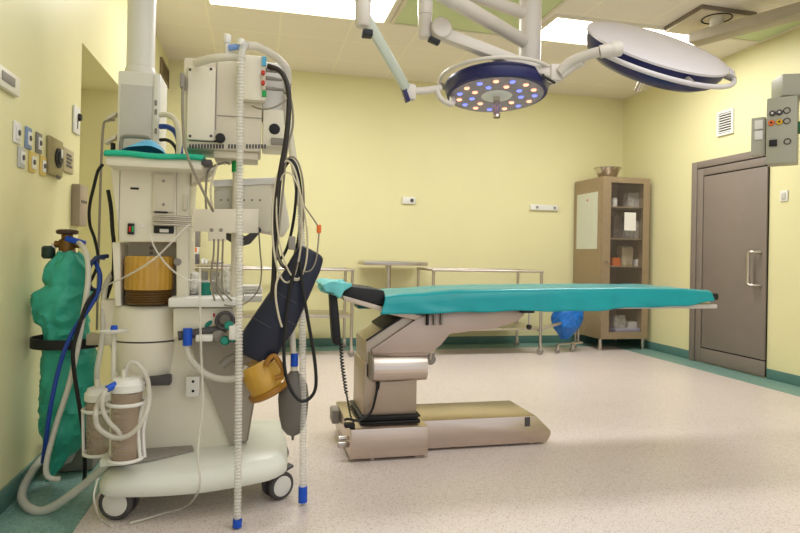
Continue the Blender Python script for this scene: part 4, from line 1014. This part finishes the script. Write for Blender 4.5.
t = thing('canister_holder', 'white wire holder carrying the two suction canisters on the machine base', 'holder', (x1, 2.5, zb1-.02))
for (x, zb, zt, r, Y) in ((x1, zb1, zt1, r1, 2.50), (x2, zb2, zt2, r2, 2.66)):
    zr = zt-(zt-zb)*.17
    MB().torus((x, Y, zr), (0, 0, 1), r*1.16, .0075, 40, 8).build('ring', WHITE, t)
    MB().torus((x, Y, zb+.0), (0, 0, 1), r*1.05, .007, 40, 8).build('ring', WHITE, t)
    MB().lathe([(0, r*.8), (.008, r*1.0)], (x, Y, zb-.0095), n=30).build('cup', HOSEW, t)
    for a in ((-.35, PI-.6) if Y < 2.6 else (PI+.15,)):
        p0 = V((x+math.cos(a)*r*1.16, Y+math.sin(a)*r*1.16, zr)); p1 = V((x+math.cos(a)*r*1.05, Y+math.sin(a)*r*1.05, zb))
        if a == -.35:
            MB().tube([p0, p0.lerp(p1, .5)+V((-.012, 0, 0)), p1], .007, 8).build('strut', WHITE, t)
            MB().tube([p0+V((.02, .02, 0)), p0.lerp(p1, .5)+V((.002, .02, 0)), p1+V((.012, .02, 0))], .007, 8).build('strut', WHITE, t)
        else: MB().cyl(p0, p1, .006, n=8).build('strut', WHITE, t)
q = P(115, 385, 2.46); qb = P(107, 389, 2.44)
o = MB().tube([qb, q, P(119, 382.5, 2.48)], .013, 12).build('tube_clip', BLUE, org=q); tag(o, 'blue tube connector on top of the front suction canister', 'connector')

# ================================================================== NAVY ARM BOARD, AMBER CANISTER, BREATHING BAG
YA = 2.56
t = thing('arm_board', 'navy padded arm board hanging askew on the right of the anesthesia machine', 'arm board', P(283, 305, YA))
pts = [(303, 245), (321, 254.5), (324, 259), (321, 270), (295, 330), (275, 360), (268, 365), (262, 364), (240, 354), (236, 348), (239, 338), (285, 270), (297, 249)]
pprism(pts, YA, .07, .014).build('pad', NAVYC, t)
for (a, b_) in (((272, 290), (296, 303)), ((252, 317), (271, 328)), ((287, 320), (297, 326))):
    MB().tube([P(*a, YA-.0005), P(*b_, YA-.0005)], .0016, 6, smooth=False).build('seam', DGREY, t)
YB = 2.62
t = thing('absorber_canister', 'amber plastic absorber canister with a handle under the navy arm board', 'canister', P(265, 380, YB))
a, b_ = P(255, 362, YB), P(271, 393, YB); ax = (b_-a); k = 1/S(265, YB)
MB().lathe([(0, 17*k), (.01, 18.5*k), (ax.length*.78, 18*k), (ax.length*.8, 19*k)], a, ax, 40).build('canister_body', AMBER, t)
MB().lathe([(ax.length*.805, 20*k), (ax.length*.82, 21.5*k), (ax.length*.95, 21.5*k), (ax.length, 19*k)], a, ax, 40).build('base_flange', mat('amber_dark', '#A87423', .3, trans=.2), t)
MB().tube(pt([(266, 366), (269, 359), (274.5, 356), (279, 362), (283.5, 371), (281, 376), (275, 378)], 2.535), .011, 10).build('handle', mat('amber_dark', '#A87423', .3), t)
YG = 2.62
k = 1/S(293, YG)
t = thing('breathing_bag', 'dark grey rubber breathing bag hanging under a blue connector', 'breathing bag', P(293, 360, YG))
z = lambda y: P(293, y, YG).z
xg_ = P(293.5, 400, YG).x
MB().lathe([(z(440), 1.2*k), (z(436), 1.5*k), (z(434), 6*k), (z(428), 11*k), (z(415), 14*k), (z(398), 15.3*k), (z(385), 13.5*k), (z(377), 9*k), (z(373), 5.5*k), (z(371), 4*k)], (xg_, YG, 0), n=36, sx=.75).build('bag', BAG, t)
MB().cyl((xg_, YG, z(370.5)), (xg_, YG, z(366.5)), 3.6*k, n=20).build('neck', HOSEW, t)
MB().cyl((xg_, YG, z(366)), (xg_, YG, z(353.5)), 3.8*k, n=20).build('connector', BLUE, t)
MB().tube(pt([(293.3, 353, YG), (292.5, 340, YG), (292, 326, YG), (289, 312, YG+.04), (282, 306, YG+.1)]), 3.0*k, 14).build('neck_hose', HOSEW, t)

# ================================================================== HOSES AND CABLES
def pt(pts, Y=None): return [PZ(p[0], p[1], .009) if len(p) > 2 and p[2] == 'f' else P(p[0], p[1], p[2] if len(p) > 2 else Y) for p in pts]
def hose(name, lab, pts, r, mm, cat=None, Y=None, n=8, step=None, grp=None):
    p = pt(pts, Y); o = MB().tube(p, r, n, step=step).build(name, mm, org=p[0]); tag(o, lab, cat or name.split('_')[-1], grp); return o
def corr(r, pitch, amp): return lambda s_: r+amp*math.sin(2*PI*s_/pitch)
p = pt([(246, 44, 2.50), (242, 52, 2.47), (240.5, 75, 2.46), (240, 130, 2.46), (239.5, 220, 2.45), (239, 340, 2.44), (238.3, 440, 2.43), (237.5, 519, 2.42)])
t = thing('corrugated_hose', 'long clear corrugated breathing hose hanging over the top monitor down to the floor', 'hose', p[0])
MB().tube(p, corr(.0138, .013, .0022), 14, step=.003).build('hose_wall', HOSEC, t)
MB().cyl(p[-1]-V((0, 0, .0005)), V((p[-1].x-.001, p[-1].y, .006)), .018, n=20).build('end_connector', BLUE, t)
YR = 2.6
p = pt([(301, 205, YR+.06), (301.5, 235, YR+.02), (302, 280, YR), (302.5, 350, YR-.01), (303, 420, YR-.01), (303, 486, YR-.01)])
t = thing('corrugated_hose', 'shorter clear corrugated hose ending blue beside the grey breathing bag', 'hose', p[0])
MB().tube(p, corr(.0145, .013, .002), 14, step=.003).build('hose_wall', HOSEC, t)
MB().cyl(p[-1]-V((0, 0, .0005)), p[-1]-V((0, 0, .068)), .019, n=20).build('end_connector', BLUE, t)
p = pt([(196, 63, 2.62), (210, 59, 2.56), (225, 57, 2.53), (245, 56, 2.53)])
o = MB().tube(p, .017, 12).build('white_hose', HOSEW, org=p[0]); tag(o, 'short white hose lying over the top left of the patient monitor', 'hose')
p = pt([(247, 46, 2.50), (256, 46.5, 2.52), (266, 51, 2.56), (277, 58, 2.60), (286, 68, 2.64), (288, 78, 2.66), (287, 110, 2.68), (292, 150, 2.7), (301, 205, 2.66)])
o = MB().tube(p, .0165, 12).build('clear_hose', HOSET, org=p[0]); tag(o, 'clear hose arching over the top right corner of the patient monitor', 'hose')
t = thing('hose_connector', 'white and blue Y-connector standing on the hose above the patient monitor', 'connector', P(236, 48, 2.52))
MB().tube(pt([(228, 58, 2.53), (227.5, 50, 2.52), (227, 44, 2.52)]), .010, 10).build('stem', WHITE, t)
q = P(227, 40, 2.52); MB().lathe([(-.014, .012), (-.004, .016), (.018, .016), (.022, .012)], q, n=16).build('cap', WHITE, t)
MB().cyl(P(229, 48, 2.515), P(243, 46, 2.505), .013, n=14).build('blue_joint', mat('pale_blue', '#7A9BD8', .35), t)
q = P(241, 43, 2.5); MB().lathe([(-.01, .016), (.012, .016), (.016, .01)], q, n=16).build('cap', WHITE, t)

hose('gas_hose', 'thick white gas hose running down the front of the green-wrapped cylinder', [(79, 243, 2.95), (84, 249, 2.87), (88, 262, 2.83), (88, 282, 2.82), (84, 310, 2.82), (78, 345, 2.82), (69, 385, 2.82), (56, 425, 2.83), (48, 455, 2.83), (46, 471, 2.83), (50, 478, 2.83), (60, 479, 2.84)], .0115, HOSEW, 'hose', n=12)
hose('blue_hose', 'blue gas hose in front of the green-wrapped cylinder', [(104, 258, 2.92), (95, 259, 2.87), (100, 275, 2.83), (98, 292, 2.82), (88, 310, 2.80), (75, 328, 2.80), (64, 352, 2.80), (56, 380, 2.80), (50, 410, 2.80), (46, 440, 2.82), (43, 462, 2.88)], .0095, mat('hose_blue', '#1B4196', .4), 'hose', n=10)
hose('blue_hose', 'dark blue hose looping between the cylinder valve and the machine', [(108, 256, 2.87), (97, 258, 2.84), (90, 266, 2.83), (88, 280, 2.84), (92, 289, 2.87), (100, 290, 2.92)], .0095, mat('hose_navy', '#22355C', .4), 'hose', n=10)
hose('scavenging_hose', 'wide translucent hose looping over the green floor beside the machine base', [(44, 457, 3.1), (33, 470, 2.98), (24, 486, 2.86), (22, 499, 2.77), (31, 509, 2.70), (46, 510, 2.68), (68, 497, 2.66), (92, 478, 2.64), (106, 464, 2.62), (113, 450, 2.62)], 0.0170, HOSET, 'hose', n=16)
hose('black_cable', 'black cable hanging beside the cylinder down to the floor', [(100, 288, 2.84), (88, 302, 2.79), (78, 330, 2.78), (73, 352, 2.78), (75, 378, 2.79), (80, 410, 2.79), (84, 440, 2.83), (85, 470, 2.87), (84, 480, 2.92)], 0.0085, DARK, 'cable')
hose('black_cable', 'black cable curving down left of the machine top from the teal mat', [(102.5, 165, 2.72), (98, 171, 2.75), (94, 186, 2.8), (89.5, 207, 2.85), (90, 225, 2.9), (95, 240, 2.92), (98, 262, 2.92), (90, 282, 2.92), (87, 275, 2.95)], 0.0068, DARK, 'cable')
hose('grey_cable', 'thin grey cable hanging straight from the supply column bracket', [(115, 120, 3.37), (106, 121, 3.37), (103, 130, 3.37), (101, 170, 3.36), (99.5, 220, 3.36), (98, 275, 3.36), (97, 330, 3.36)], 0.0064, CABLEG, 'cable')
hose('black_cable', 'bundle of black cable running down the left edge of the machine body', [(108, 190, 2.84), (111, 208, 2.84), (112.5, 230, 2.84), (114, 246, 2.84), (113, 275, 2.86), (106, 300, 2.9), (103, 318, 2.92), (108, 330, 2.92)], 0.0085, DARK, 'cable')
hose('white_cable', 'white hose arching from the supply column behind the teal mat', [(160, 115, 3.3), (168, 115, 3.28), (175, 120, 3.25), (178.5, 132, 3.22), (179, 152, 3.2), (179, 175, 3.2)], .014, HOSEW, 'hose')
hose('blue_hose', 'blue hose arching out of the right side of the supply column', [(160, 126.5, 3.3), (168, 127, 3.28), (175, 132, 3.25), (179, 142, 3.22), (181, 158, 3.2), (182, 178, 3.2)], .014, mat('hose_blue', '#1B4196', .4), 'hose')
hose('black_cable', 'black hose arching lowest out of the right side of the supply column', [(160, 140, 3.3), (167, 140, 3.28), (173, 144, 3.25), (177, 152, 3.22), (178, 170, 3.2)], 0.0093, DARK, 'hose')
hose('grey_cable', 'grey monitor cable hanging from the left side of the patient monitor', [(183, 82, 2.62), (182.5, 110, 2.58), (184, 140, 2.56), (189, 160, 2.55), (200, 185, 2.55), (210, 205, 2.55), (213, 211, 2.59)], 0.0056, CABLEG, 'cable')
q = P(183.5, 82, 2.63); o = MB().box((q.x-.012, 2.60, q.z-.03), (q.x+.006, 2.655, q.z+.03), .005).build('cable_plug', GREYP, org=q); tag(o, 'grey plug on the left side of the patient monitor', 'plug')
hose('clear_tube', 'thin clear tube crossing diagonally in front of the amber bellows', [(190, 224, 2.6), (182, 231, 2.59), (168, 246, 2.58), (150, 262, 2.58), (125, 277, 2.62), (105, 287, 2.75), (97, 302, 2.85)], 0.0040, TUBEC, 'tube')
hose('clear_tube', 'thin clear tube drooping from the machine front to the worktop', [(150, 236, 2.64), (156, 250, 2.62), (168, 266, 2.60), (184, 278, 2.60), (200, 281, 2.62), (215, 281, 2.66)], 0.0038, TUBEC, 'tube')
hose('clear_tube', 'clear tube running down the front of the machine onto the floor', [(200, 268, 2.6), (200, 300, 2.58), (201, 350, 2.56), (203, 400, 2.52), (200, 430, 2.48), (198, 455, 2.44), (200, 480, 2.45), (197, 494, 2.5), (185, 507, 'f'), (165, 513, 'f'), (145, 519, 'f'), (130, 523, 'f')], 0.0050, TUBEC, 'tube')
hose('suction_tube', 'clear suction tube looping in front of the two canisters', [(102, 395, 2.55), (96, 410, 2.42), (97, 425, 2.41), (106, 434, 2.41), (118, 438, 2.41), (131, 434, 2.41), (143, 420, 2.42), (149, 400, 2.46), (147, 378, 2.48), (138, 364, 2.49), (130, 363, 2.49), (126, 370, 2.49), (125.5, 383, 2.49)], 0.0094, HOSET, 'tube', n=12)
hose('suction_tube', 'clear suction tube from the blue connector down between the canisters', [(107, 389, 2.44), (103, 396, 2.42), (103, 410, 2.415), (109, 422, 2.415), (118, 431, 2.415), (122, 440, 2.42)], 0.0083, HOSET, 'tube', n=12)
hose('clear_tube', 'translucent hose rising behind the canisters along the cylinder', [(98, 394, 2.72), (97, 372, 2.74), (102, 340, 2.78), (103, 310, 2.8), (106, 285, 2.84), (115, 270, 2.88)], 0.0116, HOSET, 'hose', n=12)
hose('clear_tube', 'thin white tube looping on the floor beside the left caster', [(98, 478, 2.46), (94, 495, 2.41), (96, 508, 2.43), (101, 519, 'f'), (112, 526, 'f')], 0.0040, TUBEC, 'tube')
# cable loops on the right of the monitor
def loop(name, lab, cxp, cyp, rx, ry, Y, r, mm, tilt=0, ph=0, turns=1, wob=.0, grp='cable loops beside the monitor'):
    pts = []
    N = int(28*turns)
    for i in range(N+1):
        a = ph+2*PI*i/28; k_ = 1+wob*math.sin(a*1.7+i*.05)
        pts.append(P(cxp+math.cos(a)*rx*k_+math.sin(a)*tilt, cyp+math.sin(a)*ry*k_, Y+.012*math.sin(a*2)+.004*i/28))
    o = MB().tube(pts, r, 8).build(name, mm, org=pts[0]); tag(o, lab, 'cable', grp)
loop('cable_loop', 'thick black cable loop hanging from the right of the monitor', 288, 214, 13, 53, 2.66, 0.0078, DARK, tilt=-3, wob=.04)
loop('cable_loop', 'second black cable loop, slightly narrower, inside the cable coil', 285, 210, 10, 48, 2.63, 0.0062, DARK, tilt=-6, wob=.03, turns=1.5)
loop('cable_loop', 'grey cable loop in the coil hanging right of the monitor', 289, 212, 15, 54, 2.60, 0.0043, CABLEG, tilt=-4, wob=.05)
loop('cable_loop', 'cream cable loop reaching lowest in front of the navy arm board', 287, 222, 15, 60, 2.54, 0.0043, CABLEW, tilt=-1, wob=.04)
loop('cable_loop', 'thin cream cable loop at the right edge of the cable coil', 292, 226, 15, 52, 2.53, 0.0035, CABLEW, tilt=3, wob=.07, turns=1.3)
hose('black_cable', 'thick black cable falling from the monitor modules beside the cable coil', [(268, 66, 2.60), (280, 71, 2.58), (287, 84, 2.57), (289, 105, 2.56), (286, 140, 2.55), (280, 175, 2.55), (277, 205, 2.55), (275, 240, 2.55), (274, 275, 2.56), (272, 300, 2.57)], .011, mat('cable_brown_black', '#2A2522', .5), 'cable', n=10)
hose('grey_cable', 'grey sensor cable from the lower monitor module down the coil', [(284, 92, 2.60), (291, 100, 2.58), (293, 125, 2.57), (287, 150, 2.56), (283, 190, 2.55), (279, 230, 2.54), (276, 258, 2.54)], 0.0048, CABLEG, 'cable')
hose('grey_cable', 'thin grey cable bowing from the monitor face to its side module', [(252, 106, 2.6), (262, 109, 2.56), (275, 107, 2.55), (287, 98, 2.56), (291, 84, 2.6)], 0.0040, CABLEG, 'cable')
hose('black_cable', 'long black U-shaped cable hanging beside the grey breathing bag', [(296, 262, 2.53), (290, 290, 2.52), (286, 320, 2.52), (284, 345, 2.52), (285, 370, 2.52), (291, 390, 2.52), (301, 401, 2.52), (311, 397, 2.52), (316, 384, 2.52), (314, 355, 2.52), (308, 320, 2.52), (303, 290, 2.53), (300, 262, 2.54)], 0.0072, DARK, 'cable')
hose('white_cable', 'thin white cable ending in a small white probe over the navy arm board', [(280, 272, 2.52), (276, 285, 2.52), (276, 300, 2.52), (279, 317, 2.52), (282, 327, 2.52)], .0045, CABLEW, 'cable')
t = thing('sensor_wire', 'thin wire with an orange clip out in the air right of the cable coil', 'sensor wire', P(303, 205, 2.55))
MB().tube(pt([(300, 198, 2.56), (305, 207, 2.55), (312, 217, 2.55), (318, 226, 2.55)]), .0032, 6).build('wire', CABLEG, t)
q = P(319, 228.5, 2.55); MB().box((q.x-.009, 2.54, q.z-.02), (q.x+.009, 2.565, q.z+.016), .004).build('orange_clip', ORANGE, t)
MB().tube(pt([(319, 233, 2.55), (318, 245, 2.55), (316, 260, 2.54), (311, 270, 2.53), (303, 272, 2.53)]), .0032, 6).build('wire', CABLEG, t)
for i, (x0, x1) in enumerate(((214, 211), (218.5, 217), (223, 222))):
    hose('grey_cable', ('left', 'middle', 'right')[i]+' one of three thin cables hanging below the bracket plate', [(x0, 239, 2.61), (x0-.5, 255, 2.615), (x1, 275, 2.62), (x1+1, 290, 2.63), (x1+4+i*3, 301, 2.63)], .004, CABLEG, 'cable', grp='cables below the bracket plate')
hose('grey_cable', 'thin cable drooping from the module monitor to the worktop', [(259, 234, 2.74), (260, 250, 2.72), (261.5, 270, 2.7), (259, 288, 2.68), (250, 300, 2.64), (238, 306, 2.62), (224, 305, 2.60)], 0.0032, CABLEG, 'cable')
for i, (x0, x1, c_) in enumerate(((222, 217, 'light'), (226, 211, 'dark'))):
    hose('grey_cable', c_+' cable arching out of the module monitor on the left', [(x0+4, 164, 2.72), (x0-3, 163, 2.72), (x1-2, 170, 2.70), (x1-6+i, 188, 2.68), (x1-5, 206, 2.66), (x1-3, 212, 2.67)], .005, CABLEG if i else CABLEW, 'cable')
q = P(292, 243, 2.50)
o = MB().box((q.x-.014, 2.495, q.z-.028), (q.x+.014, 2.52, q.z+.028), .005).build('cable_junction', GREYP, org=q); tag(o, 'small grey junction box hanging in the cable coil', 'junction box')

# ================================================================== SHELF AND SUPPLIES BEHIND THE MACHINE
u = rect(183, 264, 244, 267, 6.75)
t = thing('wall_shelf', 'narrow metal shelf on the back wall behind the anesthesia machine', 'shelf', (u[0], B, u[2]))
MB().box((u[0], 6.66, u[2]), (u[1], B, u[3]), .004).build('shelf_board', STEEL, t)
for x in (u[0]+.08, u[1]-.08): MB().prism([(x, B, u[2]-.001), (x, 6.72, u[2]-.001), (x, B, u[2]-.16)], (.012, 0, 0)).build('shelf_bracket', STEEL, t)
zs_ = u[3]+.001
def sbox(name, lab, cat, x0, y0, x1, mm, Y=6.72, d=.14, zb=None, y1=None, bev=.006):
    q = rect(x0, y0, x1, y0+5, Y); z = zs_ if zb is None else zb
    o = MB().box((q[0], Y, z), (q[1], Y+d, q[3]), bev).build(name, mm, org=((q[0]+q[1])/2, Y, z)); tag(o, lab, cat); return o, q
o, q = sbox('supply_box', 'dark grey box standing on the wall shelf at its left end', 'box', 189, 254, 198.5, mat('box_slate', '#5E5A62', .5)); z1_ = q[3]+.001
o, q = sbox('supply_box', 'white box with an orange mark stacked on the dark grey shelf box', 'box', 189, 247, 198.5, WHITE, zb=z1_); z2_ = q[3]+.001
a = P(195, 249.5, 6.72); MB().box((a.x-.03, 6.716, a.z-.025), (a.x+.02, 6.7195, a.z+.022)).build('orange_mark', ORANGE, o)
o, q = sbox('supply_box', 'tall slate box on top of the stack on the wall shelf', 'box', 189, 230.5, 199.5, mat('box_slate2', '#7C7670', .5), zb=z2_)
for i, x in enumerate((201, 204.5)):
    sbox('dressing_pack', ('left', 'right')[i]+' small white pack on the wall shelf beside the box stack', 'pack', x, 258.5+i, x+3.2, WHITE)
o, q = sbox('instrument_dish', 'flat steel dish on the right of the wall shelf', 'dish', 210, 260.5, 223, STEEL, d=.2, bev=.015)
# things on the machine worktop
YW = 2.86
def wbag(name, lab, cat, x0, y0, x1, mm, Y=YW, d=.07, rough=.5):
    z = zW+.0015; q0, q1 = P(x0, y0, Y), P(x1, y0, Y); h = q0.z-z; c = V(((q0.x+q1.x)/2, Y, z+h/2))
    t_ = bmesh.new(); bmesh.ops.create_icosphere(t_, subdivisions=4, radius=1)
    for v in t_.verts:
        n_ = noise.noise(v.co*2.3+V((x0, y0, 0)))+.5*noise.noise(v.co*5+V((0, x0, 0)))
        p_ = v.co*(1+rough*.5*n_); v.co = V((c.x+p_.x*(q1.x-q0.x)*.55, c.y+p_.y*d, max(z, c.z+p_.z*h*.56)))
    m = MB(); m._merge(t_); o = m.build(name, mm, org=(c.x, Y, z), sharp=.5); tag(o, lab, cat)
wbag('paper_wad', 'crumpled white paper wad on the left of the machine worktop', 'paper', 189, 273, 201, PAPER)
wbag('gauze_bundle', 'crumpled white gauze bundle at the right of the machine worktop', 'gauze', 219, 270, 233, WHITE, Y=2.92)
def wbox(name, lab, cat, x0, y0, x1, mm, Y=2.8, d=.06, taper=1.0):
    z = zW+.001; q0, q1 = P(x0, y0, Y), P(x1, y0, Y); xm, w = (q0.x+q1.x)/2, (q1.x-q0.x)/2
    m = MB().lathe([(0, w), (.004, w), ((q0.z-z)*.5, w*taper), (q0.z-z, w*taper)], (xm, Y+w, z), n=28); o = m.build(name, mm, org=(xm, Y+w, z)); tag(o, lab, cat)
wbox('teal_bottle', 'squat teal bottle with a narrower top in the middle of the machine worktop', 'bottle', 199, 282.5, 211.5, TEALB, taper=.72)
wbox('teal_pot', 'small teal pot at the left end of the machine worktop', 'pot', 183.5, 287, 189, TEALB, taper=.95)
wbox('plastic_cup', 'clear plastic cup between the teal bottle and the gauze', 'cup', 211.8, 271, 219.5, PLASTICBAG, Y=2.93, taper=1.05)
wbox('syringe_jar', 'small grey jar behind the teal bottle', 'jar', 201, 271, 208, mat('jar_grey', '#A3A19B', .4), Y=2.97)
u = rect(240, 299, 262, 306, YM+.12)
MB().box((rect(168, 298, 242, 307.5, YM-.06)[1]+.0005, YM+.10, zW-.03), (u[1], YM+.34, zW), .004).build('rear_ledge', WHITE, T)
q0, q1 = P(219, 289, YM+.2), P(262, 289, YM+.2)
m = MB()
for i in range(5): m.box((q0.x+.004*math.sin(i*2.1), YM+.2+.004*math.cos(i*3), zW+.001+i*.0075), (q1.x+.004*math.sin(i*1.3), YM+.335, zW+.0075+i*.0075), .002)
o = m.build('paper_stack', PAPER, org=(q0.x, YM+.2, zW)); tag(o, 'stack of white folded sheets at the right of the machine worktop', 'paper')

# ================================================================== LIGHT
def area(name, loc, sx, sy, power, col=(.95, .965, 1), rot=(0, 0, 0)):
    l = bpy.data.lights.new(name, 'AREA'); l.shape = 'RECTANGLE'; l.size = sx; l.size_y = sy; l.energy = power; l.color = col
    o = bpy.data.objects.new(name, l); COL.objects.link(o); o.location = loc; o.rotation_euler = rot
area('ceiling_light_left', (.3, 4.95, C-.03), 1.48, .52, 34)
area('ceiling_light_right', (3.22, 4.95, C-.03), 1.55, .52, 28)
area('ceiling_light_front', (1.6, 1.4, C-.03), 3.4, 2.0, 36)
area('ceiling_light_rear', (1.6, -.6, C-.03), 3.0, 1.0, 16)
w = bpy.data.worlds.new('world'); scene.world = w; w.use_nodes = True
w.node_tree.nodes['Background'].inputs[0].default_value = (.97, .98, 1, 1)
w.node_tree.nodes['Background'].inputs[1].default_value = .75
vs = scene.view_settings
vs.view_transform = 'Standard'; vs.look = 'None'; vs.gamma = 1; vs.use_curve_mapping = False
vs.exposure = .33
